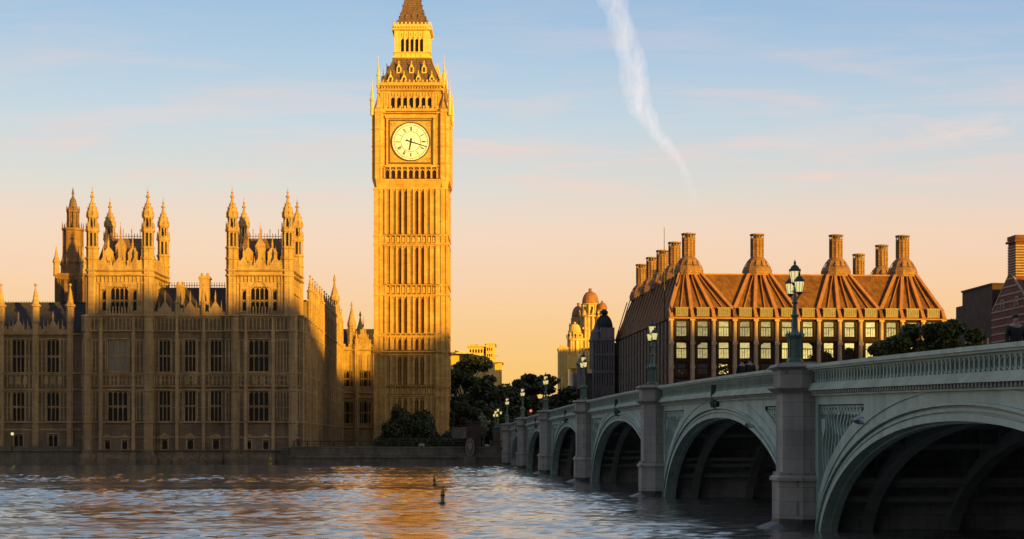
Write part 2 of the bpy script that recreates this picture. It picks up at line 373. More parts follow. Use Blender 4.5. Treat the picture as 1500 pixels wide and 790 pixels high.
def water():
    rg = np.random.RandomState(5)
    xs = np.concatenate([-np.geomspace(3000,112,40), np.arange(-105,72,.30), np.geomspace(77,3000,40)])
    ys = np.concatenate([np.arange(-2.2,40,1.2), np.arange(40,120,.22), np.arange(120,267,.34)])
    X, Y = np.meshgrid(xs, ys); Z = np.zeros_like(X)
    gust = np.zeros_like(X)
    for k in range(14):
        L = rg.uniform(14, 70); th = rg.normal(PI/2, .35); ph = rg.uniform(0, 6.28)
        gust += np.sin((X*np.cos(th)*.5+Y*np.sin(th))*2*PI/L+ph)
    gust = np.clip(.95+gust/11.0, .5, 1.6)
    for k in range(100):
        L = .6*(9/.6)**rg.rand()**2.3; th = rg.normal(PI/2, .45 if L > 2.5 else .75); ph = rg.uniform(0, 6.28)
        slope = .021*(1.0 if L < 1.7 else .55 if L < 3 else .22)
        A = slope*L/(2*PI)
        kx, ky = np.cos(th)*2*PI/L, np.sin(th)*2*PI/L
        g = gust if L < 5 else 1.0
        Z += A*g*np.sin(kx*X+ky*Y+ph+.8*np.sin(X*.05+ky*.31*Y+ph*2))
    Z *= np.clip((400-np.abs(X))/300, 0, 1)
    nx, ny = len(xs), len(ys)
    co = np.stack([X.ravel(), Y.ravel(), Z.ravel()], 1).astype(np.float32)
    me = bpy.data.meshes.new('water')
    me.vertices.add(nx*ny); me.vertices.foreach_set('co', co.ravel())
    i = np.arange((nx-1)*(ny-1)); r, c = i//(nx-1), i % (nx-1); a = r*nx+c
    q = np.stack([a, a+1, a+1+nx, a+nx], 1).astype(np.int32)
    me.loops.add(q.size); me.loops.foreach_set('vertex_index', q.ravel())
    me.polygons.add(len(q)); me.polygons.foreach_set('loop_start', np.arange(0, q.size, 4, dtype=np.int32)); me.polygons.foreach_set('loop_total', np.full(len(q), 4, np.int32))
    me.polygons.foreach_set('use_smooth', np.ones(len(q), bool)); me.update(calc_edges=True)
    o = bpy.data.objects.new('water', me); COL.objects.link(o); tag(o, kind='structure')
    m, n, b, P = mat_base('river_water')
    b.inputs['Base Color'].default_value = (.11,.10,.09,1); b.inputs['Roughness'].default_value = .04; b.inputs['IOR'].default_value = 1.85
    h = n.math('ADD', n.noise(n.mapping(P, (1.3, 1.7, 1)), 3.2, 5, .75, .4), n.math('MULTIPLY', n.noise(n.mapping(P, (.3, 1.0, 1)), 1.0, 4, .65, .8), 1.3))
    patch = n.ramp(n.noise(n.mapping(P, (.018, .07, 1)), 1.0, 3, .6), [(.35, (.30,)*3+(1,)), (.65, (1,)*3+(1,))])
    bp = n.node('ShaderNodeBump'); bp.inputs['Distance'].default_value = .06
    n.l.new(n.math('MULTIPLY', patch, .30), bp.inputs['Strength']); n.l.new(h, bp.inputs['Height']); n.l.new(bp.outputs[0], b.inputs['Normal'])
    me.materials.append(m)
water()

# river walls and terrace on the far bank
def river_walls():
    t = thing('river_wall', 'stepped granite river wall between the palace corner and the bridge', 'river wall', (-15,250,0))
    m = MB()
    m.box(-33.2, 2.2, 250, 252.6, -4, 1.35); m.box(-33.4, 2.4, 249.8, 250.3, 1.1, 1.42)
    obj('lower_wall', m, M['river_wall'], t)
    m = MB()
    m.box(-33.0, 2.0, 250.9, 253.4, 1.35, 2.55); m.box(-33.0, 2.0, 250.8, 251.3, 2.5, 2.75)
    m.box(-33.0, 2.0, 250.55, 250.9, 1.35, 1.8)
    obj('upper_wall', m, M['river_wall'], t)
    m = MB()
    for i in range(18):
        x = -32.5+i*1.97; m.box(x-.08, x+.08, 251.4, 251.56, 2.75, 3.6)
    m.box(-32.6, 1.1, 251.44, 251.52, 3.5, 3.6); m.box(-32.6, 1.1, 251.44, 251.52, 3.1, 3.16)
    obj('railing', m, M['dark_iron'], t)
    tag(obj('river_wall', MB().box(2.4, 4.0, 249.9, 252.6, -4, 2.7).box(24, 2500, 249.9, 252.6, -4, 2.7), M['river_wall']), 'long granite river wall running off beyond the bridge', 'river wall')
river_walls()

# ------------------------------------------------------------------ gothic vocabulary
def pinnacle(m, u, w, z, r, h, n=4):
    m.lathe(u, w, [(r, z), (r, z+h*.38), (r*1.35, z+h*.40), (r*1.35, z+h*.44), (r*.85, z+h*.48), (r*.55, z+h*.66), (r*.25, z+h*.84), (r*.12, z+h*.92), (r*.42, z+h*.94), (r*.42, z+h*.96), (r*.06, z+h)], n)
    for k in (.55, .66, .76):   # crockets
        rr = r*(1.0-(k-.48)*1.6)*.95
        m.box(u-rr, u+rr, w-.04, w+.04, z+h*k, z+h*k+.09); m.box(u-.04, u+.04, w-rr, w+rr, z+h*k, z+h*k+.09)
def turret_shaft(m, u, w, z0, z1, r, rings=(), n=8):
    m.lathe(u, w, [(r, z0), (r, z1)], n)
    for zr in rings: m.lathe(u, w, [(r*1.0, zr-.3), (r*1.22, zr-.1), (r*1.22, zr+.1), (r, zr+.2)], n)
    for i in range(n):
        a = PI/n+2*PI*i/n; m.lathe(u+r*math.cos(a), w+r*math.sin(a), [(.09, z0), (.09, z1)], 4)
def ribs(m, u0, u1, z0, z1, w, step=.6, d=.20, heads=True, trans=()):
    n = max(1, round((u1-u0)/step)); s = (u1-u0)/n
    for i in range(n+1):
        u = u0+i*s; m.box(u-.07, u+.07, w-.02, w+d, z0, z1)
    for i in range(n):
        u = u0+i*s
        if heads:
            for a, b in ((u+.05, u+s/2), (u+s-.05, u+s/2)): m.bar((a, w+d*.4, z1-.38*s-.12), (b, w+d*.4, z1-.04), .05)
    m.box(u0, u1, w-.02, w+d*1.1, z1-.06, z1+.07)
    for t in trans: m.box(u0, u1, w-.02, w+d*.8, t-.06, t+.06)
def course(m, u0, u1, z, w, d=.28, h=.30):
    m.prism([(w-.05, z-h*.5), (w+d*.4, z-h*.4), (w+d, z-.02), (w+d, z+h*.3), (w-.05, z+h*.5)], 'u', u0, u1)
def crest(m, u0, u1, z, w, h=.9, step=.5, t=.14):
    m.box(u0, u1, w-t, w, z, z+h*.45)
    n = max(2, round((u1-u0)/step)); s = (u1-u0)/n
    for i in range(n):
        u = u0+(i+.5)*s
        if i % 2 == 0: m.box(u-s*.38, u+s*.38, w-t, w, z+h*.45, z+h)
        else: m.box(u-s*.25, u+s*.25, w-t, w, z+h*.45, z+h*.6)
def window(fr, parent, uc, wd, z0, z1, w, lights=3, trans=1, gm='leaded', depth=.42, sill=True, arch=False, label=None, sm='stone'):
    a, b = uc-wd/2, uc+wd/2; m = MB(fr)
    m.box(a-.14, a+.03, w-depth, w+.07, z0, z1); m.box(b-.03, b+.14, w-depth, w+.07, z0, z1)
    m.box(a-.22, b+.22, w-depth, w+.16, z1, z1+.16)
    if sill: m.box(a-.22, b+.22, w-depth, w+.16, z0-.16, z0)
    s = wd/lights
    for i in range(1, lights): m.box(a+i*s-.05, a+i*s+.05, w-depth+.02, w-.12, z0, z1)
    for k in range(trans):
        z = z0+(z1-z0)*(k+1)/(trans+1); m.box(a, b, w-depth+.02, w-.13, z-.06, z+.06)
    for i in range(lights):
        u = a+i*s
        hs = min(.45, s*.6)
        for p, q in ((u, u+s/2), (u+s, u+s/2)): m.bar((p, w-.22, z1-hs), (q, w-.22, z1-.02), .07)
        if trans:
            for p, q in ((u, u+s/2), (u+s, u+s/2)):
                z = z0+(z1-z0)*.5; m.bar((p, w-.22, z-hs), (q, w-.22, z-.05), .06)
    f = obj('window', m, M[sm], parent)
    if label: f['label'] = label
    obj('pane', MB(fr).box(a, b, w-depth-.05, w-depth+.01, z0, z1), M[gm], f)
    return f
def zp(py): return PZ(py, 263)
def gablet(m, u, w, z, wd, h):
    m.prism([(u-wd/2, z), (u+wd/2, z), (u+wd/2, z+h*.4), (u, z+h), (u-wd/2, z+h*.4)], 'w', w-.25, w)
    m.prism([(u-wd*.28, z+.25), (u+wd*.28, z+.25), (u+wd*.28, z+h*.35), (u, z+h*.62), (u-wd*.28, z+h*.35)], 'w', w, w+.06)
    pinnacle(m, u, w-.12, z+h-.1, .14, h*.75)
    for s in (-1, 1): pinnacle(m, u+s*wd*.55, w-.12, z, .13, h*1.0)

# ------------------------------------------------------------------ the palace
PAL = thing('gothic_palace', 'long ornate limestone palace on the far bank with two turreted pavilions', 'palace', (-50,270,0))
S = M['stone']; SB = M['stone_back']
def front():
    F = Fr(0, 263, 0)
    zA, zB, zC, zD, zE, zF, zG = zp(657), zp(619), zp(572), zp(566), zp(547), zp(497), zp(463)
    z485 = zp(485)
    # ---- pavilion lower stages and connecting range
    segs = [(-67.1, -55.7, 0.0, 'pav', -61.5), (-55.7, -44.8, -.9, 'mid', None), (-44.8, -33.0, 0.0, 'pav', -39.5)]
    wall = MB(F); trim = MB(F); but = MB(F); base = MB(F)
    for u0, u1, w, kind, uc in segs:
        if kind == 'pav':
            wins = [(uc, 3.1, zp(617), zp(572.5), 4), (uc, 3.1, zp(544), zp(497), 4)]
            small = [(uc-1.6, .9, zp(658), zp(645)), (uc+1.1, .9, zp(658), zp(645))]
            side = [(uc-3.1, .55), (uc+3.1, .55)]
        else:
            wins = [(PX(p, 263), 1.75, za, zb, 3) for p in (239.5, 277, 315) for za, zb in ((zp(617), zp(571)), (zp(544), zp(497)))]
            small = [(PX(p, 263), 1.0, zp(658), zp(643)) for p in (239.5, 277, 315)]; side = []
        hs = [(c-wd/2, c+wd/2, a, b) for c, wd, a, b, *_ in wins]+[(c-wd/2, c+wd/2, a, b) for c, wd, a, b in small]
        wall.holes(u0, u1, 1.8, zG, hs, w-.6, w)
        for c, wd, a, b, n in wins:
            lab = None; g = 'leaded'
            if kind == 'pav' and a > 12: g = 'stainedw' if uc < -50 else 'leaded'; lab = 'tall four-light window with pale blinds' if g == 'stainedw' else None
            window(F, PAL, c, wd, a, b, w, n, 1, gm=g, label=lab)
        for c, wd, a, b in small: window(F, PAL, c, wd, a, b, w, 1, 0, depth=.5)
        # panelling between windows
        solids = []; xs = sorted((c-wd/2-.3, c+wd/2+.3) for c, wd, a, b, *_ in wins[:1] if kind == 'pav') or sorted({(c-wd/2-.28, c+wd/2+.28) for c, wd, *_ in wins})
        e = u0+.15
        for a, b in xs: solids.append((e, a)); e = b
        solids.append((e, u1-.15))
        for a, b in solids:
            if b-a > .25:
                ribs(trim, a, b, zp(616), zC-.1, w, .52, trans=(zp(597),)); ribs(trim, a, b, zE+.2, zF-.05, w, .52, trans=(zp(522),))
        ribs(trim, u0+.1, u1-.1, zp(565), zp(549), w, .62, trans=(zp(557),)); ribs(trim, u0+.1, u1-.1, zp(484), zp(465), w, .62)
        for z, d in ((zB, .42), (zC+.05, .22), (zD, .34), (zE, .30), (z485, .42), (zG, .5), (zp(641), .16)): course(trim, u0, u1, z, w, d, .34)
        # shields in the carved band and over the small windows
        k = int((u1-u0)/1.24)
        for i in range(k):
            u = u0+(i+.5)*(u1-u0)/k; trim.box(u-.2, u+.2, w, w+.14, zp(563), zp(552), .8)
        for c, wd, a, b in small: trim.prism([(c-.9, b+.35), (c+.9, b+.35), (c, b+.95)], 'w', w, w+.12)
        # base plinth with battered piers at the water
        base.box(u0, u1, w-1, w+.35, -3, 1.95); base.prism([(w+.35, -3), (w+1.0, -3), (w+.8, .9), (w+.35, 1.6)], 'u', u0+.4, u1-.4)
        course(base, u0, u1, 2.1, w, .55, .4)
    for px, r in ((129, .62), (218, .7), (345, .62), (430, .7)):
        u = PX(px, 263); turret_shaft(but, u, .05, 2.0, zG+.1, r, (zB, zC, zE, z485, zG))
        base.lathe(u, .3, [(1.9, -3), (1.55, .9), (.95, 1.7), (.85, 2.2)], 8)
    for px in (148, 196, 258, 297, 360.5, 400.5):
        u = PX(px, 263); w = -.9 if 245 < px < 328 else 0
        but.box(u-.26, u+.26, w, w+.42, 2.0, zp(485)); but.box(u-.2, u+.2, w, w+.3, zp(485), zp(463))
        base.lathe(u, w+.3, [(1.2, -3), (1.0, .7), (.5, 1.7)], 8)
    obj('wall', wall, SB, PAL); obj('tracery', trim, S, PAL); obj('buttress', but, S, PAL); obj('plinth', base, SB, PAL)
    # chains hanging in swags along the connecting plinth
    m = MB(F)
    for i in range(6):
        a = -55.2+i*1.75
        for k in range(6):
            t0, t1 = k/6, (k+1)/6; f = lambda t: 1.25-.6*4*t*(1-t)
            m.bar((a+1.75*t0, .3, f(t0)), (a+1.75*t1, .3, f(t1)), .05)
    obj('chain', m, M['band_stone'], PAL)
    # ---- core bodies
    m = MB(F); m.box(-67.1, -55.71, -14.5, -.65, 0, zG); m.box(-55.71, -44.79, -14.5, -1.55, 0, zG); m.box(-44.79, -33.1, -14.5, -.65, 0, zG)
    obj('inner_wall', m, S, PAL)
    # ---- parapet, dormers and roof of the connecting range
    m = MB(F); u0, u1 = -56.4, -44.4
    crest(m, u0, u1, zG+.1, -.9, 1.2, .45)
    for px in (240, 277, 314): gablet(m, PX(px, 263), -.85, zG+.2, 1.7, 2.3)
    for px in (258.5, 296): pinnacle(m, PX(px, 263), -.85, zG, .38, zp(415)-zG, 8)
    obj('parapet', m, S, PAL)
    m = MB(F); m.prism([(-1.3, zG), (-6.5, zp(416)), (-9, zp(416)), (-13, zG)], 'u', u0-.5, u1+.5)
    for i in range(30): m.box(u0+i*.4, u0+i*.4+.07, -6.6, -6.5, zp(416), zp(408))
    m.box(u0, u1, -6.62, -6.5, zp(413), zp(412.4))
    rf = obj('roof', m, M['slate'], PAL)
    for px, wd, zt in ((293, 1.5, zp(401)), (257, 1.1, zp(414))):
        m = MB(F); u = PX(px, 263); m.box(u-wd/2, u+wd/2, -5.2, -3.4, zG, zt); m.box(u-wd/2-.15, u+wd/2+.15, -5.35, -3.25, zt-.5, zt-.2)
        for k in (-.3, .3): m.lathe(u+k*wd, -4.3, [(.22, zt), (.2, zt+.5)], 8)
        obj('chimney', m, S, rf)
    # ---- the two pavilions above the cornice
    for uc in (-61.35, -39.45):
        u0, u1 = uc-4.95, uc+4.95; zK = zp(402)
        wall = MB(F); wall.holes(u0, u1, zG, zp(396), [(uc-1.4, uc+1.4, zp(459), zp(420)), (uc-2.75, uc-2.05, zp(455), zp(424)), (uc+2.05, uc+2.75, zp(455), zp(424))], -1.1, -.5)
        wall.box(u0, u1, -13.0, -1.2, zG, zp(396)); obj('wall', wall, S, PAL)
        window(F, PAL, uc, 2.8, zp(459), zp(420), -.5, 4, 1, label='large traceried pavilion window')
        for s in (-1, 1): window(F, PAL, uc+s*2.4, .7, zp(455), zp(424), -.5, 1, 1)
        m = MB(F)
        for a, b in ((u0+.9, uc-2.95), (uc+2.95, u1-.9)): ribs(m, a, b, zG+.5, zp(414), -.5, .5, trans=(zp(440),))
        ribs(m, u0+.9, u1-.9, zp(413), zp(403), -.5, .6, heads=False)
        course(m, u0, u1, zp(403), -.5, .5, .4); course(m, u0, u1, zp(396), -.5, .45, .35)
        # balcony with little figures under the window
        for k in range(9):
            u = uc-1.9+k*.475; m.box(u-.13, u+.13, -.5, -.12, zG+.3, zG+1.5, .5)
        m.box(uc-2.2, uc+2.2, -.5, -.05, zG+.1, zG+.32)
        # ogee hood
        for s in (-1, 1):
            m.bar((uc+s*1.6, -.42, zp(428)), (uc+s*.9, -.42, zp(417)), .09); m.bar((uc+s*.9, -.42, zp(417)), (uc, -.42, zp(409)), .09)
        G = Fr(u1, 0, PI/2)   # north side: w outwards = +x, u = y
        m.fr = None
        n0 = MB(Fr(u1, 263.6, PI/2)); 
        ribs(n0, .8, 12.2, zG+.5, zp(414), 0, .7, trans=(zp(440),)); course(n0, 0, 12.6, zp(403), 0, .5, .4); course(n0, 0, 12.6, zp(396), 0, .45, .35)
        crest(n0, .5, 12.2, zp(396), -.05, 2.2, .55)
        obj('side_tracery', n0, S, PAL)
        m.fr = F
        crest(m, u0+.7, u1-.7, zp(396)+.1, -.5, 1.5, .45)
        for k in (-2.5, 0, 2.5):
            gablet(m, uc+k, -.45, zp(396)+.2, 1.5, 2.1)
        obj('parapet', m, S, PAL)
        # steep roof with iron cresting and a stone dormer
        m = MB(F); zb, zt = zp(396), zp(345)
        m.add([(u0+.8,-1.3,zb),(u1-.8,-1.3,zb),(u1-.8,-12.2,zb),(u0+.8,-12.2,zb),(u0+2.0,-4.0,zt),(u1-2.0,-4.0,zt),(u1-2.0,-9.5,zt),(u0+2.0,-9.5,zt)],
              [(0,1,5,4),(1,2,6,5),(2,3,7,6),(3,0,4,7),(4,5,6,7)])
        for k in range(14):
            u = u0+2.05+k*(5.8/13); m.box(u-.04, u+.04, -4.1, -4.0, zt, zt+(1.5 if k % 3 == 0 else .8))
        m.box(u0+2, u1-2, -4.08, -4.02, zt+.3, zt+.38)
        for k in range(5):
            t = k/4; u = u0+1.1+t*(u1-u0-2.2); v = u0+2.1+t*(u1-u0-4.2); m.bar((u, -1.35, zb), (v, -4.0, zt), .09)
        rf = obj('roof', m, M['iron_roof'], PAL)
        m = MB(F)
        for k, zt2 in ((0, zp(336)), (-1.9, zp(352)), (1.9, zp(352))):
            m.box(uc+k-.72, uc+k+.72, -2.8, -1.2, zb, zb+(zt2-zb)*.62)
            m.prism([(uc+k-.85, zb+(zt2-zb)*.6), (uc+k+.85, zb+(zt2-zb)*.6), (uc+k, zb+(zt2-zb)*.82)], 'w', -2.8, -1.15)
            pinnacle(m, uc+k, -1.3, zb+(zt2-zb)*.70, .17, (zt2-zb)*.5)
        obj('dormer', m, S, rf)
        # corner turrets
        for du, dw in ((-4.35, -1.0), (4.35, -1.0), (-4.35, -12.6), (4.35, -12.6)):
            u = uc+du; m = MB(F); r = .92
            turret_shaft(m, u, dw, zG, zp(361), r, (zp(403), zp(395), zp(378), zp(362)))
            for i in range(8):
                a = PI/8+2*PI*i/8; c, s_ = math.cos(a), math.sin(a)
                m.lathe(u+.82*c, dw+.82*s_, [(.15, zp(361)), (.15, zp(338))], 4)
                m.lathe(u+.66*c, dw+.66*s_, [(.12, zp(333)), (.12, zp(318))], 4)
                pinnacle(m, u+.98*c, dw+.98*s_, zp(336), .1, 1.35)
                pinnacle(m, u+.92*c, dw+.92*s_, zp(317), .08, .95)
                m.bar((u+.62*c, dw+.62*s_, zp(305)), (u+.86*c, dw+.86*s_, zp(303)), .06); m.bar((u+.34*c, dw+.34*s_, zp(299)), (u+.58*c, dw+.58*s_, zp(297)), .05)
            m.lathe(u, dw, [(.86, zp(341)), (1.12, zp(338)), (1.12, zp(335)), (.8, zp(333)), (.8, zp(332))])
            m.lathe(u, dw, [(.66, zp(320)), (.92, zp(318)), (.98, zp(315.5)), (.84, zp(313)), (.84, zp(309)), (.66, zp(303)), (.42, zp(298)), (.25, zp(294)), (.16, zp(289)), (.34, zp(287.5)), (.34, zp(286)), (.13, zp(284.5)), (.11, zp(282)), (.22, zp(281)), (.06, zp(279)), (.025, zp(272))])
            t_ = obj('turret', m, S, PAL)
            obj('opening', MB(F).lathe(u, dw, [(.58, zp(361)), (.58, zp(332))]).lathe(u, dw, [(.42, zp(332)), (.42, zp(320))]), M['dark_iron'], t_)
front()

def wing_left():
    Y = 265.4; F = Fr(0, Y, 0); z = lambda p: PZ(p, Y)
    wall = MB(F); trim = MB(F); but = MB(F); par = MB(F); base = MB(F)
    u0, u1 = -130.0, -66.6; bays = [PX(27, Y)-5.45*k for k in range(-1, 10)]
    hs = [];
    for c in bays:
        for a, b in ((z(617), z(574)), (z(546), z(497)), (z(656), z(636))):
            wd = 1.95 if a > 5 else 1.5
            if c+wd/2 > u1: continue
            hs.append((c-wd/2, c+wd/2, a, b)); 
    vis = [h for h in hs]
    wall.holes(u0, u1, 1.5, z(488), hs, -.6, 0); wall.box(u0, u1, -14, -.65, 0, z(488))
    for a, b, c, d in vis:
        if a > -101: window(F, PAL, (a+b)/2, b-a, c, d, 0, 3 if c > 5 else 2, 1 if c > 5 else 0)
    for c in bays:
        for a, b in ((c-2.3, c-1.15), (c+1.15, c+2.3)):
            ribs(trim, a, b, z(616), z(573), 0, .5, trans=(z(597),)); ribs(trim, a, b, z(545), z(497), 0, .5, trans=(z(522),))
        for k in (-1, 0, 1): trim.box(c+k*1.1-.33, c+k*1.1+.33, 0, .15, z(563), z(552), .8)
        ribs(trim, c-2.4, c+2.4, z(568), z(549), 0, .7, heads=False)
        p = c+2.72
        turret_shaft(but, p, .05, 1.5, z(470), .48, (z(619), z(572), z(547), z(490), z(471)))
        pinnacle(but, p, .05, z(472), .62, z(415)-z(472), 8)
        gablet(par, c, .1, z(486), 1.5, 1.9); crest(par, c-2.3, c+2.3, z(488), 0, 1.1, .45)
        for k in (-1.45, 1.45): pinnacle(par, c+k, .0, z(486), .11, 2.0)
    for zz, d in ((z(619), .4), (z(571), .3), (z(547), .28), (z(490), .5), (z(630), .15)): course(trim, u0, u1, zz, 0, d, .34)
    base.box(u0, u1, -1, 1.4, -3, 1.9); course(base, u0, u1, 2.0, 1.3, .35, .4); base.box(u0, u1, 1.15, 1.35, 2.1, 2.8)
    for k in range(24):
        u = u0+k*2.7; base.box(u-.2, u+.2, 1.05, 1.5, 2.1, 3.0)
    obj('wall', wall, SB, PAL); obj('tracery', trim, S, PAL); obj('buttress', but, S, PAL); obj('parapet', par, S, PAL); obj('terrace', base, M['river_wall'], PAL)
    m = MB(F); m.prism([(-.8, z(488)), (-5.2, z(441)), (-7.2, z(441)), (-12, z(488))], 'u', u0, u1+.3)
    m.box(u0, u1, -5.3, -5.15, z(441), z(439))
    for k in range(150): m.box(u0+k*.42, u0+k*.42+.07, -5.25, -5.18, z(440), z(437))
    obj('roof', m, M['slate'], PAL)
wing_left()

def wing_north():
    # north return: runs away from the river, facing the bridge
    L = math.hypot(-2.5, 87); ang = math.atan2(87, -2.5); F = Fr(-33.0, 263.0, ang)
    wall = MB(F); trim = MB(F); but = MB(F); par = MB(F)
    zB, zC, zD, zE, z485, zG = zp(619), zp(572), zp(566), zp(547), zp(485), zp(463)
    nb = 18; st = (L-2)/nb; hs = []; wins = []
    for i in range(nb):
        c = 1.4+(i+.5)*st
        wins += [(c, 1.9, zp(617), zp(573), 3), (c, 1.9, zp(544), zp(497), 3)]
        if i % 2 == 0: wins.append((c, 1.1, 2.9, zp(637), 1))
    wall.holes(0, L, 1.8, zG, [(c-w/2, c+w/2, a, b) for c, w, a, b, n in wins], -.6, 0); wall.box(.6, L, -3, -.65, 0, zG); wall.box(14.6, L, -12, -3, 0, zG-.02)
    wall.box(14.6, L, -6.0, -.3, zG, zp(428))
    for c, w, a, b, n in wins: window(F, PAL, c, w, a, b, 0, n, 1 if n > 1 else 0)
    for i in range(nb):
        c = 1.4+(i+.5)*st; pin_ok = c > 14.6
        for a, b in ((c-st/2+.45, c-1.1), (c+1.1, c+st/2-.45)):
            ribs(trim, a, b, zp(616), zC-.1, 0, .45, trans=(zp(597),)); ribs(trim, a, b, zE+.1, zp(497), 0, .45, trans=(zp(522),))
        ribs(trim, c-st/2+.3, c+st/2-.3, zp(565), zp(549), 0, .6); ribs(trim, c-st/2+.3, c+st/2-.3, zp(484), zp(465), 0, .6)
        if not pin_ok: continue
        ribs(par, c-st/2+.4, c+st/2-.4, zG+.5, zp(432), -.3, .55, trans=(zp(446),))
        crest(par, c-st/2+.3, c+st/2-.3, zp(428), -.25, 1.2, .5); gablet(par, c, -.15, zp(432), 1.5, 2.2)
    for i in range(nb+1):
        u = 1.4+i*st; turret_shaft(but, u, .1, 0.5, zp(430) if u > 13 else zG, .42, (zB, zC, zE, z485, zG)); pinnacle(but, u, .1, zp(432), .44, 4.6, 8) if u > 13 else None
    for zz, d in ((zB, .42), (zC, .22), (zD, .3), (zE, .28), (z485, .4), (zG, .5), (zp(429), .3)): course(trim, 0 if zz < zp(440) else 14, L, zz, 0 if zz < zp(440) else -.3, d, .34)
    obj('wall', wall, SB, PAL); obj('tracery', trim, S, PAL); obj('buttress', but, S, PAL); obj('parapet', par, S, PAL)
    m = MB(F); m.prism([(-1, zp(430)), (-4.2, zp(408)), (-5.4, zp(408)), (-8, zp(430))], 'u', 2, L-1); obj('roof', m, M['slate'], PAL)
    # octagonal stair turret near the far end
    m = MB(); cx, cy = -36.3, 345.0; z = lambda p: PZ(p, 345)
    turret_shaft(m, cx, cy, 2.6, z(447), .95, (z(514), z(480), z(448)))
    for i in range(8):
        a = PI/8+2*PI*i/8; m.lathe(cx+.85*math.cos(a), cy+.85*math.sin(a), [(.14, z(447)), (.14, z(440))], 4); pinnacle(m, cx+1.0*math.cos(a), cy+1.0*math.sin(a), z(442), .1, 1.3)
    m.lathe(cx, cy, [(.9, z(441)), (1.15, z(439)), (1.15, z(437)), (.85, z(434)), (.6, z(427)), (.3, z(420)), (.16, z(413)), (.3, z(411)), (.3, z(410)), (.05, z(402))])
    t_ = obj('turret', m, S, PAL); obj('opening', MB().lathe(cx, cy, [(.6, z(447)), (.6, z(438))]), M['dark_iron'], t_)
    # facing cross wing behind the clock tower
    Y = 350; F = Fr(0, Y, 0); z = lambda p: PZ(p, Y)
    wall = MB(F); tr = MB(F); u0, u1 = -36.0, -14.0; zc = z(513)
    wn = [(PX(p, Y), 2.2, z(a), z(b)) for p in (509, 535) for a, b in ((590+30, 588), (566, 543))]
    wall.holes(u0, u1, 0, zc, [(c-w/2, c+w/2, a, b) for c, w, a, b in wn], -.6, 0); wall.box(u0, u1, -10, -.65, 0, zc)
    for c, w, a, b in wn: window(F, PAL, c, w, a, b, 0, 3, 1)
    for p in (500, 522, 549): c = PX(p, Y); turret_shaft(tr, c, .1, 1, z(508), .5, (z(580), zc)); pinnacle(tr, c, .1, z(508), .4, 3.2, 8)
    for a, b in ((502, 504), (514, 520), (524, 530), (540, 547)): ribs(tr, PX(a, Y), PX(b, Y), z(620), z(586), 0, .5); ribs(tr, PX(a, Y), PX(b, Y), z(568), z(520), 0, .5)
    for p in (513, 583, 576, 627): course(tr, u0, u1, z(p), 0, .4, .35)
    crest(tr, u0, u1, zc+.1, 0, 1.2, .5)
    a, b, c = PX(519, Y), PX(546, Y), PX(532, Y)
    tr.prism([(a, zc), (b, zc), (b, zc+.6), (c, z(479)), (a, zc+.6)], 'w', -.6, .05)
    pass
    for k in range(10):
        q = 2*PI*k/10; r = .75; q2 = 2*PI*(k+1)/10
        tr.bar((c+r*math.cos(q), .1, z(500)+r*math.sin(q)), (c+r*math.cos(q2), .1, z(500)+r*math.sin(q2)), .1)
    for t in (0, .25, .5, .75, 1):
        for s, e in ((a, c), (b, c)): tr.box(s+(e-s)*t-.12, s+(e-s)*t+.12, -.3, .2, zc+.6+(z(479)-zc-.6)*t, zc+1.1+(z(479)-zc-.6)*t)
    pinnacle(tr, c, -.2, z(480), .22, 2.4)
    obj('wall', wall, S, PAL); obj('tracery', tr, S, PAL)
    m = MB(F); m.prism([(-.8, zc), (-4.5, z(480)), (-6, z(480)), (-9.5, zc)], 'u', u0+.5, u1); rf = obj('roof', m, M['slate'], PAL)
    m = MB(F); x = PX(524.5, Y); m.lathe(x, -5, [(.9, z(482)), (.6, z(476)), (.28, z(468)), (.1, z(461)), (.3, z(460)), (.04, z(453))]); obj('fleche', m, M['dark_iron'], rf)
    m = MB(F); x = PX(514.5, Y); turret_shaft(m, x, -1, zc, z(479), .75, (z(480),))
    m.lathe(x, -1, [(.75, z(479)), (1.0, z(477)), (.95, z(473)), (.6, z(464)), (.28, z(455)), (.12, z(448)), (.26, z(447)), (.04, z(441))]); obj('turret', m, S, PAL)
wing_north()

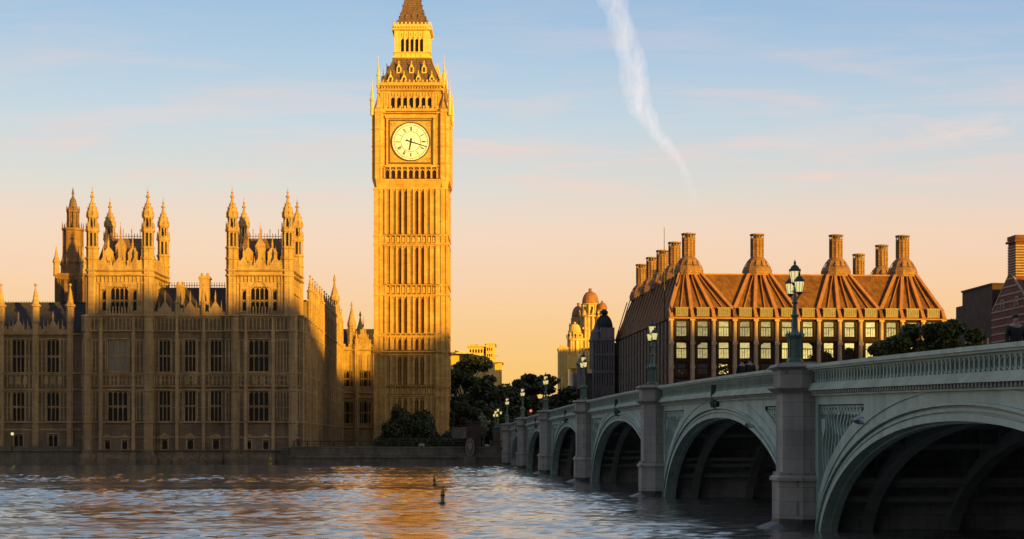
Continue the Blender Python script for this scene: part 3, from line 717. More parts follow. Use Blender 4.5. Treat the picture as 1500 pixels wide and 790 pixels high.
def lantern_tower():
    Y = 300; z = lambda p: PZ(p, Y); cx = PX(100.5, Y); cy = Y+3
    t = thing('lantern_tower', 'slim dark octagonal tower with open lantern rising behind the palace roof', 'tower', (cx, cy, GZ))
    m = MB(); m.box(cx-2.6, cx+2.6, cy-2.6, cy+2.6, GZ, z(402)); m.box(cx-2.8, cx+2.8, cy-2.8, cy+2.8, z(404), z(400))
    f = MB(Fr(cx, cy-2.6, 0))
    ribs(f, -2.3, 2.3, z(440), z(408), 0, .8)
    m.v += f.v; m.f += [tuple(i+len(m.v)-len(f.v) for i in q) for q in f.f]; m.sm += f.sm
    obj('base_wall', m, M['dark_lantern_stone'], t)
    m = MB(); m.box(cx-1.5, cx-.7, cy-2.75, cy-2.55, z(444), z(410)); m.box(cx+.7, cx+1.5, cy-2.75, cy-2.55, z(444), z(410)); obj('louvre', m, M['dark_iron'], t)
    m = MB(); m.lathe(cx, cy, [(1.75, z(402)), (1.75, z(336)), (2.0, z(335)), (2.0, z(332)), (1.1, z(331))])
    for zz in (z(360), z(383)): m.lathe(cx, cy, [(1.75, zz-.1), (1.88, zz), (1.75, zz+.1)])
    for i in range(8):
        a = PI/8+2*PI*i/8; m.lathe(cx+1.75*math.cos(a), cy+1.75*math.sin(a), [(.13, z(402)), (.13, z(335))], 4); pinnacle(m, cx+1.85*math.cos(a), cy+1.85*math.sin(a), z(334), .12, 1.4)
        m.lathe(cx+1.0*math.cos(a), cy+1.0*math.sin(a), [(.14, z(331)), (.14, z(306))], 4); pinnacle(m, cx+1.12*math.cos(a), cy+1.12*math.sin(a), z(308), .1, 1.2)
    obj('shaft', m, M['dark_lantern_stone'], t)
    m = MB(); m.lathe(cx, cy, [(.75, z(331)), (.75, z(306))]); obj('lantern', m, M['iron_roof'], t)
    m = MB(); m.lathe(cx, cy, [(1.15, z(308)), (1.15, z(305)), (.75, z(300)), (.55, z(290)), (.25, z(286)), (.12, z(282)), (.25, z(281)), (.04, z(271))]); obj('spire', m, M['iron_roof'], t)
    for dx, dy in ((-2.35, -2.4), (2.35, -2.4), (-2.35, 2.4), (2.35, 2.4)):
        m = MB(); m.lathe(cx+dx, cy+dy, [(.5, z(402)), (.5, z(385)), (.65, z(384)), (.65, z(382)), (.35, z(376)), (.12, z(366)), (.03, z(360))]); obj('pinnacle', m, S, t)
lantern_tower()

# ------------------------------------------------------------------ the clock tower
def clock_tower():
    Y = 294; z = lambda p: PZ(p, Y); cx = PX(602, Y); hw = 6.1; cy = Y+hw
    T = thing('clock_tower', 'tall gold-lit limestone clock tower with four dials and an iron spire', 'clock tower', (cx, cy, GZ))
    TS = M['tower_stone']
    faces = [Fr(cx, cy, k*PI/2) for k in range(4)]   # each frame: outward distance measured from the axis
    # lower stage
    m = MB(); a = 5.95
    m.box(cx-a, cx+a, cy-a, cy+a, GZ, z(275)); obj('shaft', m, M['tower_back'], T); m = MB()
    tr = []
    for F in faces:
        t = MB(F); w = a
        # flat panels: deep vertical channels between ribs
        st = [(z(655), z(582), 9), (z(564), z(520), 9), (z(513), z(494), 9), (z(488), z(434), 9), (z(416), z(360), 9), (z(343), z(277), 9)]
        for z0, z1, n in st:
            W = 4.45
            # pilaster groups wide and narrow
            xs = [-W+2*W*i/n for i in range(n+1)]
            for i, u in enumerate(xs): t.box(u-.15, u+.15, w-.05, w+.62, z0, z1)
            for i in range(n):
                u = (xs[i]+xs[i+1])/2; s = xs[1]-xs[0]
                if i in (0, 1, 4, 7, 8): t.box(u-s/2+.15, u+s/2-.15, w-.05, w+.24, z0, z1)      # blind panel filled flush
                if z1-z0 > 4: t.box(u-.05, u+.05, w-.05, w+(.34 if i in (0,1,4,7,8) else .12), z0, z1-.4)
                for p, q in ((u-s/2+.1, u), (u+s/2-.1, u)): t.bar((p, w+.3, z1-.75), (q, w+.3, z1-.1), .11)
            t.box(-W-.2, W+.2, w-.05, w+.44, z1-.12, z1+.2)
        for z0, z1 in ((z(580), z(566)), (z(432), z(418)), (z(358), z(345)), (z(492), z(489))):
            course(t, -5.0, 5.0, z0, w+.1, .55, .3); course(t, -5.0, 5.0, z1, w+.1, .5, .3)
            n = 10
            for i in range(n):
                u = -4.5+9*(i+.5)/n
                if z1-z0 > 1: t.box(u-.28, u+.28, w, w+.26, z0+.3, z1-.3, .75)
                t.box(-4.5+9*i/n-.09, -4.5+9*i/n+.09, w, w+.4, z0, z1)
        course(t, -5.2, 5.2, z(516), w+.1, .75, .5)
        # corbel table under the clock stage
        for k in range(5): t.box(-5.6-.05*k, 5.6+.05*k, w-.1, w+.22+.14*k, z(275)+k*.28, z(275)+(k+1)*.28)
        n = 9
        for i in range(n+1):
            u = -4.6+9.2*i/n; t.box(u-.14, u+.14, w, w+.75, z(262), z(246))
            if i < n:
                s = 9.2/n; 
                for p, q in ((u+.1, u+s/2), (u+s-.1, u+s/2)): t.bar((p, w+.6, z(252)), (q, w+.6, z(248)), .1)
        tr.append(t)
    for t in tr:
        m.v += t.v; k = len(m.v)-len(t.v); m.f += [tuple(i+k for i in q) for q in t.f]; m.sm += t.sm
    m.box(cx-a-.1, cx+a+.1, cy-a-.1, cy+a+.1, z(276), z(262)); m.box(cx-a+.2, cx+a-.2, cy-a+.2, cy+a-.2, z(262), z(240))
    obj('panelling', m, TS, T)
    # dark slots behind the arcades
    m = MB()
    for F in faces:
        m.fr = F
        for i in range(9): u = -4.6+9.2*(i+.5)/9; obj('slit_window', MB(F).box(u-.27, u+.27, a-.3, a-.18, z(261), z(250)), M['iron_roof'], T)
        for z0, z1 in ((z(564), z(524)), (z(488), z(438)), (z(416), z(362)), (z(343), z(281))):
            for i in (2, 3, 5, 6): u = -4.45+8.9*(i+.5)/9; obj('slit_window', MB(F).box(u-.11, u+.11, a+.005, a+.03, z0+1.4, z1-1.2), M['spire_roof'], T)
    # clasping corner buttresses
    for sx, sy in ((-1,-1), (1,-1), (-1,1), (1,1)):
        x, y = cx+sx*5.35, cy+sy*5.35; m = MB()
        m.box(x-.95, x+.95, y-.95, y+.95, GZ, z(275))
        for q in (-.95, -.05, .85):
            for p in (-.95, .95): m.box(x+q-.09, x+q+.17, y+p-.14, y+p+.14, GZ, z(277)); m.box(x+p-.14, x+p+.14, y+q-.09, y+q+.17, GZ, z(277))
        for zz in (580, 566, 516, 492, 432, 418, 358, 345, 277): m.box(x-1.2, x+1.2, y-1.2, y+1.2, z(zz)-.16, z(zz)+.16)
        m.box(x-1.15, x+1.15, y-1.15, y+1.15, GZ, z(638))
        # clock stage corner
        m.lathe(x+sx*.35, y+sy*.35, [(.7, z(275)), (1.15, z(262)), (1.15, z(166)), (1.35, z(165)), (1.35, z(161)), (.8, z(158)), (.5, z(150)), (.22, z(142)), (.12, z(137)), (.3, z(136)), (.05, z(126))], 8)
        for zz in (240, 215, 190): m.lathe(x+sx*.35, y+sy*.35, [(1.15, z(zz)-.15), (1.3, z(zz)), (1.15, z(zz)+.15)], 8)
        for i in range(8):
            q = PI/8+i*PI/4; m.lathe(x+sx*.35+1.14*math.cos(q), y+sy*.35+1.14*math.sin(q), [(.12, z(262)), (.12, z(166))], 4)
        obj('corner_buttress', m, TS, T)
    # clock stage
    b = 6.15; m = MB()
    m.box(cx-b, cx+b, cy-b, cy+b, z(246), z(164))
    trim = MB(); gold = MB()
    for F in faces:
        t = MB(F)
        # square frame round the dial, recessed dial
        D = 3.8; zc = z(208); 
        t.box(-D-.5, -D-.12, b, b+.42, zc-D-.3, zc+D+.3); t.box(D+.12, D+.5, b, b+.42, zc-D-.3, zc+D+.3)
        t.box(-D-.7, D+.7, b, b+.5, zc+D+.3, zc+D+.75); t.box(-D-.7, D+.7, b, b+.5, zc-D-.7, zc-D-.3)
        for s in (-1, 1):
            ribs(t, min(s*4.4, s*5.35), max(s*4.4, s*5.35), z(243), z(168), b, .45, .16, trans=(z(222), z(205), z(190)))
        # arcade above the dial and row of shields
        n = 12
        for i in range(n): u = -4.4+8.8*(i+.5)/n; t.box(u-.26, u+.26, b, b+.22, z(174), z(169), .7)
        course(t, -6.2, 6.2, z(166), b, .6, .4); course(t, -6.2, 6.2, z(244), b, .45, .35)
        crest(t, -5.3, 5.3, z(163), b+.2, .9, .4)
        m.v += t.v; k = len(m.v)-len(t.v); m.f += [tuple(i+k for i in q) for q in t.f]; m.sm += t.sm
    obj('clock_stage', m, TS, T)
    for F in faces:
        zc = z(208); D = 3.72
        pnl = MB(F); pnl.box(-D, D, b+.02, b+.10, zc-D, zc+D)
        for sx in (-1, 1):      # gilt corner spandrels
            for sz in (-1, 1):
                for k, rr in enumerate((.25, .4)):
                    for j in range(8):
                        q, q2 = 2*PI*j/8, 2*PI*(j+1)/8; c0, c1 = sx*3.08, zc+sz*3.08
                        pnl.bar((c0+rr*math.cos(q), b+.13, c1+rr*math.sin(q)), (c0+rr*math.cos(q2), b+.13, c1+rr*math.sin(q2)), .05)
        fp = obj('clock_surround', pnl, M['tower_stone'], T)
        edge = MB(F)
        for s in (-1, 1): edge.box(s*D-.11, s*D+.11, b+.1, b+.3, zc-D-.11, zc+D+.11); edge.box(-D+.11, D-.11, b+.1, b+.3, zc+s*D-.11, zc+s*D+.11)
        obj('dark_frame', edge, M['blue'], fp)
        dm = MB(F); n = 48
        dm.add([(3.32*math.cos(2*PI*i/n), b+.16, zc+3.32*math.sin(2*PI*i/n)) for i in range(n)]+[(3.32*math.cos(2*PI*i/n), b+.08, zc+3.32*math.sin(2*PI*i/n)) for i in range(n)], [tuple(range(n)), tuple(range(n, 2*n))]+[(i, (i+1) % n, n+(i+1) % n, n+i) for i in range(n)])
        dial = obj('clock_dial', dm, M['dial'], T)
        ir = MB(F)
        def ring(r0, r1, w=.17, h=.05, n=48):
            vs = []; fs = []
            for i in range(n):
                q = 2*PI*i/n
                for r_, ww in ((r0, b+w), (r0, b+w+h), (r1, b+w+h), (r1, b+w)): vs.append((r_*math.cos(q), ww, zc+r_*math.sin(q)))
            for i in range(n):
                j = (i+1) % n
                for k in range(3): fs.append((i*4+k, j*4+k, j*4+k+1, i*4+k+1))
            ir.add(vs, fs)
        ring(3.22, 3.42, h=.14); ring(2.86, 2.95); ring(1.68, 1.78); ring(2.70, 2.73)
        for i in range(60):
            q = 2*PI*i/60; l = 2.94 if i % 5 else 2.9
            ir.bar((l*math.sin(q), b+.19, zc+l*math.cos(q)), (3.22*math.sin(q), b+.19, zc+3.22*math.cos(q)), .02 if i % 5 else .05)
        for i in range(12):
            q = 2*PI*(i+.5)/12; ir.bar((1.78*math.sin(q), b+.19, zc+1.78*math.cos(q)), (2.7*math.sin(q), b+.19, zc+2.7*math.cos(q)), .018)
        obj('dial_ring', ir, M['blue'], dial)
        nm = MB(F); R12 = ['XII','I','II','III','IV','V','VI','VII','VIII','IX','X','XI']
        for i, s in enumerate(R12):
            q = 2*PI*i/12; er = (math.sin(q), math.cos(q)); et = (math.cos(q), -math.sin(q))
            wds = {'I': .10, 'V': .24, 'X': .26}; tot = sum(wds[c] for c in s); x = -tot/2; r0, r1 = 1.88, 2.60
            P_ = lambda t, r_: (er[0]*r_+et[0]*t, b+.20, zc+er[1]*r_+et[1]*t)
            for c in s:
                w_ = wds[c]; a0, a1 = x+.03, x+w_-.03; mid = x+w_/2
                if c == 'I': nm.bar(P_(mid, r0), P_(mid, r1), .055)
                if c == 'V': nm.bar(P_(a0, r1), P_(mid, r0), .055); nm.bar(P_(a1, r1), P_(mid, r0), .035)
                if c == 'X': nm.bar(P_(a0, r1), P_(a1, r0), .055); nm.bar(P_(a1, r1), P_(a0, r0), .035)
                x += w_
        obj('numeral', nm, M['blue'], dial)
        def hand(ang, ln, tail, w0, w1, name, wz):
            h = MB(F); q = R(ang); er = (math.sin(q), math.cos(q)); et = (math.cos(q), -math.sin(q))
            P_ = lambda r_, t: (er[0]*r_+et[0]*t, zc+er[1]*r_+et[1]*t)
            h.prism([P_(-tail, -w0*.8), P_(-tail, w0*.8), P_(0, w0), P_(ln*.97, w1), P_(ln, 0), P_(ln*.97, -w1), P_(0, -w0)], 'w', b+wz, b+wz+.05)
            h.prism([P_(-tail-.25, 0), P_(-tail, .22), P_(-tail+.2, 0), P_(-tail, -.22)], 'w', b+wz, b+wz+.05)
            if ln < 2: h.prism([P_(ln-.35, 0), P_(ln-.12, .20), P_(ln+.12, 0), P_(ln-.12, -.20)], 'w', b+wz+.06, b+wz+.10)
            obj(name, h, M['dark_iron'], dial)
        hand(108, 3.0, .7, .11, .045, 'minute_hand', .34); hand(189, 1.45, .45, .15, .10, 'hour_hand', .24)
    # belfry
    c = 5.45; m = MB(); m.box(cx-c+.9, cx+c-.9, cy-c+.9, cy+c-.9, z(166), z(131)); obj('belfry_core', m, M['dark_iron'], T)
    m = MB()
    for F in faces:
        t = MB(F); n = 7; W = 3.75
        t.box(-c, -W, c-1.7, c, z(164), z(131))
        t.box(-W, W, c-.9, c-.004, z(164), z(160)); t.box(-W, W, c-.8, c-.1, z(140.5), z(131))
        for i in range(n+1):
            u = -W+2*W*i/n; t.box(u-.18, u+.18, c-.7, c+.05, z(161), z(134))
            if i < n:
                s = 2*W/n
                t.prism([(u, z(141)), (u+s, z(141)), (u+s, z(146)), (u+s*.72, z(142.5)), (u+s/2, z(141.4)), (u+s*.28, z(142.5)), (u, z(146))], 'w', c-.7, c-.1)
                t.box(u+s/2-.16, u+s/2+.16, c-.1, c+.1, z(139), z(134), .7)
        for s in (-1, 1): ribs(t, min(s*W, s*(c-.2))+.1, max(s*W, s*(c-.2))-.1, z(160), z(134), c, .5, .1)
        course(t, -c-.45, c-.06, z(131), c, .5, .5)
        for i in range(22): u = -5.3+10.6*(i+.5)/22; t.box(u-.12, u+.12, c, c+.5, z(130), z(126.5))
        course(t, -c-.6, c+.04, z(125), c+.1, .55, .4); crest(t, -5.8, 5.7, z(124), c+.45, .9, .38, .1)
        m.v += t.v; k = len(m.v)-len(t.v); m.f += [tuple(i+k for i in q) for q in t.f]; m.sm += t.sm
    m.box(cx-c-.1, cx+c+.1, cy-c-.1, cy+c+.1, z(131), z(124))
    obj('belfry', m, TS, T)
    for sx, sy in ((-1,-1), (1,-1), (-1,1), (1,1)):
        m = MB(); pinnacle(m, cx+sx*5.75, cy+sy*5.75, z(128), .24, 5.2, 8); m.bar((cx+sx*5.75, cy+sy*5.75, z(86)), (cx+sx*5.75, cy+sy*5.75, z(80)), .04); obj('pinnacle', m, M['gilt'], T)
        m = MB(); pinnacle(m, cx+sx*6.75, cy+sy*6.75, z(170), .30, 6.4, 8); obj('pinnacle', m, M['gilt'], T)
    # lower roof
    def fl(r): return [(cx-r, cy-r), (cx+r, cy-r), (cx+r, cy+r), (cx-r, cy+r)]
    def loft(m, prof):
        vs = []; fs = []
        for r, zz in prof: vs += [(x, y, zz) for x, y in fl(r)]
        for k in range(len(prof)-1):
            for i in range(4): j = (i+1) % 4; fs.append((k*4+i, k*4+j, k*4+4+j, k*4+4+i))
        fs.append((0,3,2,1)); fs.append(tuple(len(prof)*4-4+i for i in range(4)))
        m.add(vs, fs)
    m = MB(); prof = [(5.35, z(124)), (4.75, z(112)), (4.2, z(100)), (3.65, z(90)), (3.25, z(81))]
    loft(m, prof)
    for F in faces:
        m.fr = F
        for k in range(9):
            s = -1+2*k/8
            for (r0, z0), (r1, z1) in zip(prof, prof[1:]): m.bar((s*r0, r0+.02, z0), (s*r1, r1+.02, z1), .07)
        for zz, r0 in ((z(118), 5.05), (z(106), 4.47), (z(95), 3.92)): m.box(-r0, r0, r0-.1, r0+.06, zz-.06, zz+.06)
    m.fr = None
    rf = obj('roof', m, M['spire_roof'], T)
    for F in faces:
        m = MB(F)
        for row, r0, us in ((z(121), 5.2, (-3.6, -1.25, 1.25, 3.6)), (z(104.5), 4.4, (-2.2, 0, 2.2))):
            for u in us:
                m.prism([(u-.42, row), (u+.42, row), (u+.42, row+.95), (u, row+1.75), (u-.42, row+.95)], 'w', r0-1.6, r0+.15); m.lathe(u, r0+.1, [(.06, row+1.6), (.12, row+1.9), (.02, row+2.3)], 4)
        d = obj('dormer', m, M['gilt'], rf)
        m = MB(F)
        for row, r0, us in ((z(121), 5.2, (-3.6, -1.25, 1.25, 3.6)), (z(104.5), 4.4, (-2.2, 0, 2.2))):
            for u in us: m.box(u-.22, u+.22, r0+.14, r0+.17, row+.2, row+1.05)
        obj('opening', m, M['dark_iron'], d)
    # lantern
    m = MB(); g = 3.1
    for F in faces:
        t = MB(F); n = 5; W = 2.1
        t.box(-g, -W, g-1, g, z(80), z(38))
        t.box(-W, W, g-.8, g-.004, z(80), z(71)); t.box(-W, W, g-.7, g-.1, z(49), z(36))
        for i in range(n+1):
            u = -W+2*W*i/n; t.box(u-.13, u+.13, g-.5, g+.05, z(74), z(40))
            if i < n:
                s = 2*W/n; t.prism([(u, z(49.5)), (u+s, z(49.5)), (u+s, z(54)), (u+s*.5, z(50)), (u, z(54))], 'w', g-.5, g-.1)
                t.box(u+s/2-.12, u+s/2+.12, g-.1, g+.06, z(47), z(42)); t.box(u+s/2-.14, u+s/2+.14, g, g+.12, z(78), z(73))
        course(t, -g-.35, g-.06, z(79), g, .4, .4); course(t, -g-.15, g-.06, z(71), g, .2, .25); course(t, -g-.4, g-.06, z(37), g, .45, .5)
        for i in range(12): u = -2.9+5.8*(i+.5)/12; t.box(u-.1, u+.1, g+.05, g+.45, z(36), z(33.5))
        crest(t, -g-.2, g+.2, z(33), g+.3, .75, .35, .08)
        m.v += t.v; k = len(m.v)-len(t.v); m.f += [tuple(i+k for i in q) for q in t.f]; m.sm += t.sm
    m.box(cx-g-.1, cx+g+.1, cy-g-.1, cy+g+.1, z(37), z(32))
    obj('lantern', m, M['gilt'], T)
    m = MB(); m.box(cx-2.2, cx+2.2, cy-2.2, cy+2.2, z(80), z(38)); obj('lantern_core', m, M['dark_iron'], T)
    m = MB(); prof = [(2.85, z(32)), (2.25, z(18)), (1.75, z(4)), (1.3, z(-14)), (.95, z(-35)), (.55, z(-70)), (.22, z(-105)), (.10, z(-120))]
    loft(m, prof)
    for F in faces:
        m.fr = F
        for k in range(5):
            s = -1+2*k/4
            for (r0, z0), (r1, z1) in zip(prof, prof[1:]): m.bar((s*r0, r0, z0), (s*r1, r1, z1), .06)
        for u in (-1.1, 0, 1.1): m.prism([(u-.2, z(20)), (u+.2, z(20)), (u, z(13))], 'w', 1.5, 2.45)
        for s in (-1,):
            for zz, r0 in ((z(25), 2.55), (z(12), 2.0), (z(0), 1.65), (z(-14), 1.3), (z(-30), 1.05)):
                m.box(-r0-.22, -r0+.1, r0-.1, r0+.22, zz, zz+.22)
    m.fr = None
    m.ball((cx, cy, z(-124)), .45); m.lathe(cx, cy, [(.06, z(-124)), (.06, z(-150))], 6); m.box(cx-.7, cx+.7, cy-.05, cy+.05, z(-140), z(-138))
    obj('spire', m, M['spire_roof'], T)
clock_tower()

# ------------------------------------------------------------------ the bridge
PHI = R(3.73); BP = 15.35
class BF:
    """bridge frame: t metres from the far abutment, w outward (towards the river downstream side), z up"""
    def __call__(s, t, w, z):
        p = BP-w; q = 248-t
        return (p*math.cos(PHI)-q*math.sin(PHI), p*math.sin(PHI)+q*math.cos(PHI), z)
BR = BF()
PIERS = [0, 31.9, 66.8, 104.8, 144.4, 182.4, 217.3, 249.2]
def interp(x, pts):
    if x <= pts[0][0]: return pts[0][1]
    for (a, b), (c, d) in zip(pts, pts[1:]):
        if x <= c: return b+(d-b)*(x-a)/(c-a)
    return pts[-1][1]
def ztop(t): return 6.93-(2.15 if t > 118 else 1.04)*((t-118)/131)**2
def zcor(t): return ztop(t)-1.12            # underside of the cornice
CROWN = [4.35, 4.75, 4.95, 5.02, 4.68, 4.05, 3.2]
def arch_z(k, t, off=0.0):
    c = (PIERS[k]+PIERS[k+1])/2; a = (PIERS[k+1]-PIERS[k])/2-2.05+off; x = (t-c)/a
    if abs(x) >= 1: return -.9
    return -.9+(CROWN[k]+.9+off)*(1-abs(x)**2.15)**.5
def bridge():
    T = thing('arch_bridge', 'long pale green iron road bridge of seven arches on granite piers', 'bridge', (20, 130, 0))
    FW = -.62; BW = -27.0
    # spandrel walls, with sunk panels by the piers
    m = MB(BR); bk = MB(BR)
    bks = {}
    def spandrel(w):
        for k in range(7):
            c = (PIERS[k]+PIERS[k+1])/2; a = (PIERS[k+1]-PIERS[k])/2-2.05; e0, e1 = PIERS[k]+1.0, PIERS[k+1]-1.0
            ts = sorted(set([e0, c-a-.001, c+a+.001, e1, e0+.62, e1-.62]+[c+a*math.sin(PI/2*(i/24)) for i in range(-24, 25)]))
            for t0, t1 in zip(ts, ts[1:]):
                if t1-t0 < 1e-5: continue
                def prof(t):
                    za = arch_z(k, t); zp_ = zcor(t)-.42; ze = arch_z(k, t, 1.45)
                    return za, ze, zp_, zcor(t)
                A, B = prof(t0), prof(t1); tm = (t0+t1)/2
                panel = (w == FW) and tm > e0+.62 and tm < e1-.62 and A[2] > A[1]+.02 and B[2] > B[1]+.02
                za0 = A[0] if abs(t0-c) < a else -2.5; za1 = B[0] if abs(t1-c) < a else -2.5
                if (abs(t0-c) >= a) != (abs(t1-c) >= a): za0 = za1 = -2.5
                if not panel: m.add([(t0,w,za0),(t1,w,za1),(t1,w,B[3]),(t0,w,A[3])], [(0,1,2,3)])
                else:
                    m.add([(t0,w,za0),(t1,w,za1),(t1,w,B[1]),(t0,w,A[1])], [(0,1,2,3)])
                    m.add([(t0,w,A[2]),(t1,w,B[2]),(t1,w,B[3]),(t0,w,A[3])], [(0,1,2,3)])
                    key = (k, tm > c); bks.setdefault(key, MB(BR)).add([(t0,w-.22,A[1]-.05),(t1,w-.22,B[1]-.05),(t1,w-.22,B[2]+.05),(t0,w-.22,A[2]+.05)], [(0,1,2,3)])
                    m.add([(t0,w,A[1]),(t1,w,B[1]),(t1,w-.22,B[1]),(t0,w-.22,A[1])], [(0,1,2,3)])
                    m.add([(t0,w,A[2]),(t1,w,B[2]),(t1,w-.22,B[2]),(t0,w-.22,A[2])], [(0,1,2,3)])
            if w == FW:
                for e in (e0+.62, e1-.62):
                    m.add([(e,w,arch_z(k, e, 1.45)),(e,w,zcor(e)-.42),(e,w-.22,zcor(e)-.42),(e,w-.22,arch_z(k, e, 1.45))], [(0,1,2,3)])
    spandrel(FW); spandrel(BW)
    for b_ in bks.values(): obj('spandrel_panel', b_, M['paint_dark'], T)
    obj('spandrel', m, M['paint'], T); 
    # tracery in the panels
    m = MB(BR)
    for k in range(7):
        for side in (0, 1):
            e = PIERS[k]+1.62 if side == 0 else PIERS[k+1]-1.62; sg = 1 if side == 0 else -1
            # frame bead
            t_end = e
            while arch_z(k, t_end, 1.45) < zcor(t_end)-.50 and abs(t_end-e) < 9: t_end += sg*.1
            m.path([(e+sg*.08, FW-.14, arch_z(k, e+sg*.08, 1.5)), (e+sg*.08, FW-.14, zcor(e)-.5), (t_end, FW-.14, zcor(t_end)-.5)], .05)
            q = [(e+sg*(.08+(abs(t_end-e)-.1)*i/10)) for i in range(11)]
            m.path([(t, FW-.14, arch_z(k, t, 1.52)) for t in q], .05)
            n = max(3, int(abs(t_end-e)/.42))
            for i in range(1, n):
                t = e+(t_end-e)*i/n; z0, z1 = arch_z(k, t, 1.5), zcor(t)-.5
                if z1-z0 < .2: continue
                L = z1-z0; ss = [(t+sg*.13*math.sin(2*PI*j/6+i), FW-.14, z0+L*j/8) for j in range(9)]
                m.path(ss, .075)
                m.bar((t, FW-.12, z1-.06), (t+sg*.2, FW-.12, z1-.28), .06); m.bar((t, FW-.12, z1-.06), (t-sg*.2, FW-.12, z1-.28), .06)
            # shield
            tt = e+sg*.62; zz = zcor(tt)-1.25
            m.prism([(tt-.28, zz+.3), (tt+.28, zz+.3), (tt+.26, zz-.1), (tt, zz-.42), (tt-.26, zz-.1)], 'w', FW-.2, FW-.05)
    obj('spandrel_tracery', m, M['paint'], T)
    # arch mouldings and ribs under the deck
    m = MB(BR); rb = MB(BR)
    for k in range(7):
        c = (PIERS[k]+PIERS[k+1])/2
        def curve(off, w, n=44):
            a = (PIERS[k+1]-PIERS[k])/2-2.05+off
            return [(c+a*math.sin(PI/2*i/(n/2)), w, arch_z(k, c+a*math.sin(PI/2*i/(n/2))*.99999, off)) for i in range(-n//2, n//2+1)]
        def strip(mm, o0, o1, w0, w1):
            """box-section ring between offsets o0,o1 and depths w0,w1"""
            A, B = curve(o0, w0), curve(o1, w0); vs = []; fs = []
            for (ta, _, za), (tb, _, zb) in zip(A, B): vs += [(ta, w0, za), (tb, w0, zb), (tb, w1, zb), (ta, w1, za)]
            for i in range(len(A)-1):
                for j in range(4): fs.append((i*4+j, i*4+(j+1) % 4, i*4+4+(j+1) % 4, i*4+4+j))
            mm.add(vs, fs)
        strip(m, -.04, .16, FW-.3, FW+.10); strip(m, .24, .34, FW, FW+.07); strip(m, .42, .50, FW, FW+.16); strip(m, -.10, .02, FW-.55, FW-.28)
        strip(m, .90, .96, FW-.01, FW+.05)
        for i in range(8):
            w = FW-1.6-i*3.35
            strip(rb, .0, .55, w, w-.22); strip(rb, -.04, .0, w+.12, w-.34)
            # spandrel struts above the rib
            for j in range(-7, 8):
                t = c+j*(PIERS[k+1]-PIERS[k]-4.4)/15.5; z0 = arch_z(k, t, .5)
                if zcor(t)-z0 > .2: rb.box(t-.09, t+.09, w-.18, w-.02, z0, zcor(t)+.1)
        for j in range(-4, 5):
            t = c+j*(PIERS[k+1]-PIERS[k])/10.5; z0 = arch_z(k, t, .2); rb.box(t-.1, t+.1, BW+.3, FW-.6, z0, z0+.2)
        for h in (.5, 1.3):
            for t in (PIERS[k]+2.4+h, PIERS[k+1]-2.4-h): rb.box(t-.08, t+.08, BW+.3, FW-.6, arch_z(k, t, .3), arch_z(k, t, .3)+.22)
    obj('arch_moulding', m, M['paint'], T); obj('arch_rib', rb, M['soffit'], T)
    # deck
    m = MB(BR); n = 64; t0, t1 = -6, 262
    def longbox(mm, w0, w1, f0, f1, a=t0, b=t1, n=64):
        vs = []; fs = []
        for i in range(n+1):
            t = a+(b-a)*i/n; vs += [(t,w0,f0(t)),(t,w0,f1(t)),(t,w1,f1(t)),(t,w1,f0(t))]
        for i in range(n):
            for j in range(4): fs.append((i*4+j, i*4+(j+1) % 4, i*4+4+(j+1) % 4, i*4+4+j))
        fs += [(0,1,2,3), tuple(n*4+j for j in (3,2,1,0))]; mm.add(vs, fs)
    longbox(m, FW-.3, BW+.3, lambda t: zcor(t)-.12, lambda t: zcor(t)+.05)
    obj('deck', m, M['soffit'], T)
    m = MB(BR); longbox(m, FW-4.6, BW+4.6, lambda t: zcor(t)+.05, lambda t: zcor(t)+.12); obj('carriageway', m, M['asphalt'], T)
    m = MB(BR); longbox(m, FW-.05, FW-4.6, lambda t: zcor(t)+.05, lambda t: zcor(t)+.25); longbox(m, BW+.05, BW+4.6, lambda t: zcor(t)+.05, lambda t: zcor(t)+.25); obj('pavement', m, M['pave'], T)
    m = MB(BR)
    for i in range(62):
        t = i*4.0+2; z = zcor(t)+.124; m.add([(t,-13.9,zcor(t)+.125),(t+2,-13.9,zcor(t+2)+.125),(t+2,-13.78,zcor(t+2)+.125),(t,-13.78,zcor(t)+.125)], [(0,1,2,3)])
    obj('lane_marking', m, M['band_stone'], T)
    # parapets
    for side, nm in ((1, 'front'), (-1, 'back')):
        W = lambda x: FW+x if side == 1 else BW-x
        m = MB(BR)
        longbox(m, W(-.16), W(.42), lambda t: ztop(t)-.13, lambda t: ztop(t)); longbox(m, W(-.10), W(.34), lambda t: ztop(t)-.20, lambda t: ztop(t)-.13)
        longbox(m, W(-.05), W(.14), lambda t: ztop(t)-.28, lambda t: ztop(t)-.20)
        longbox(m, W(-.08), W(.04), lambda t: zcor(t), lambda t: ztop(t)-.28)                 # sunk back plate
        longbox(m, W(-.05), W(.16), lambda t: ztop(t)-.76, lambda t: ztop(t)-.70)
        longbox(m, W(-.02), W(.22), lambda t: zcor(t)+.17, lambda t: ztop(t)-.76); longbox(m, W(.0), W(.30), lambda t: zcor(t)+.20, lambda t: zcor(t)+.27)
        longbox(m, W(-.02), W(.10), lambda t: zcor(t)-.02, lambda t: zcor(t)+.17)
        longbox(m, W(.0), W(.34), lambda t: zcor(t)+.13, lambda t: zcor(t)+.20); longbox(m, W(.0), W(.14), lambda t: zcor(t)-.08, lambda t: zcor(t)-.02)
        obj('parapet', m, M['paint'], T)
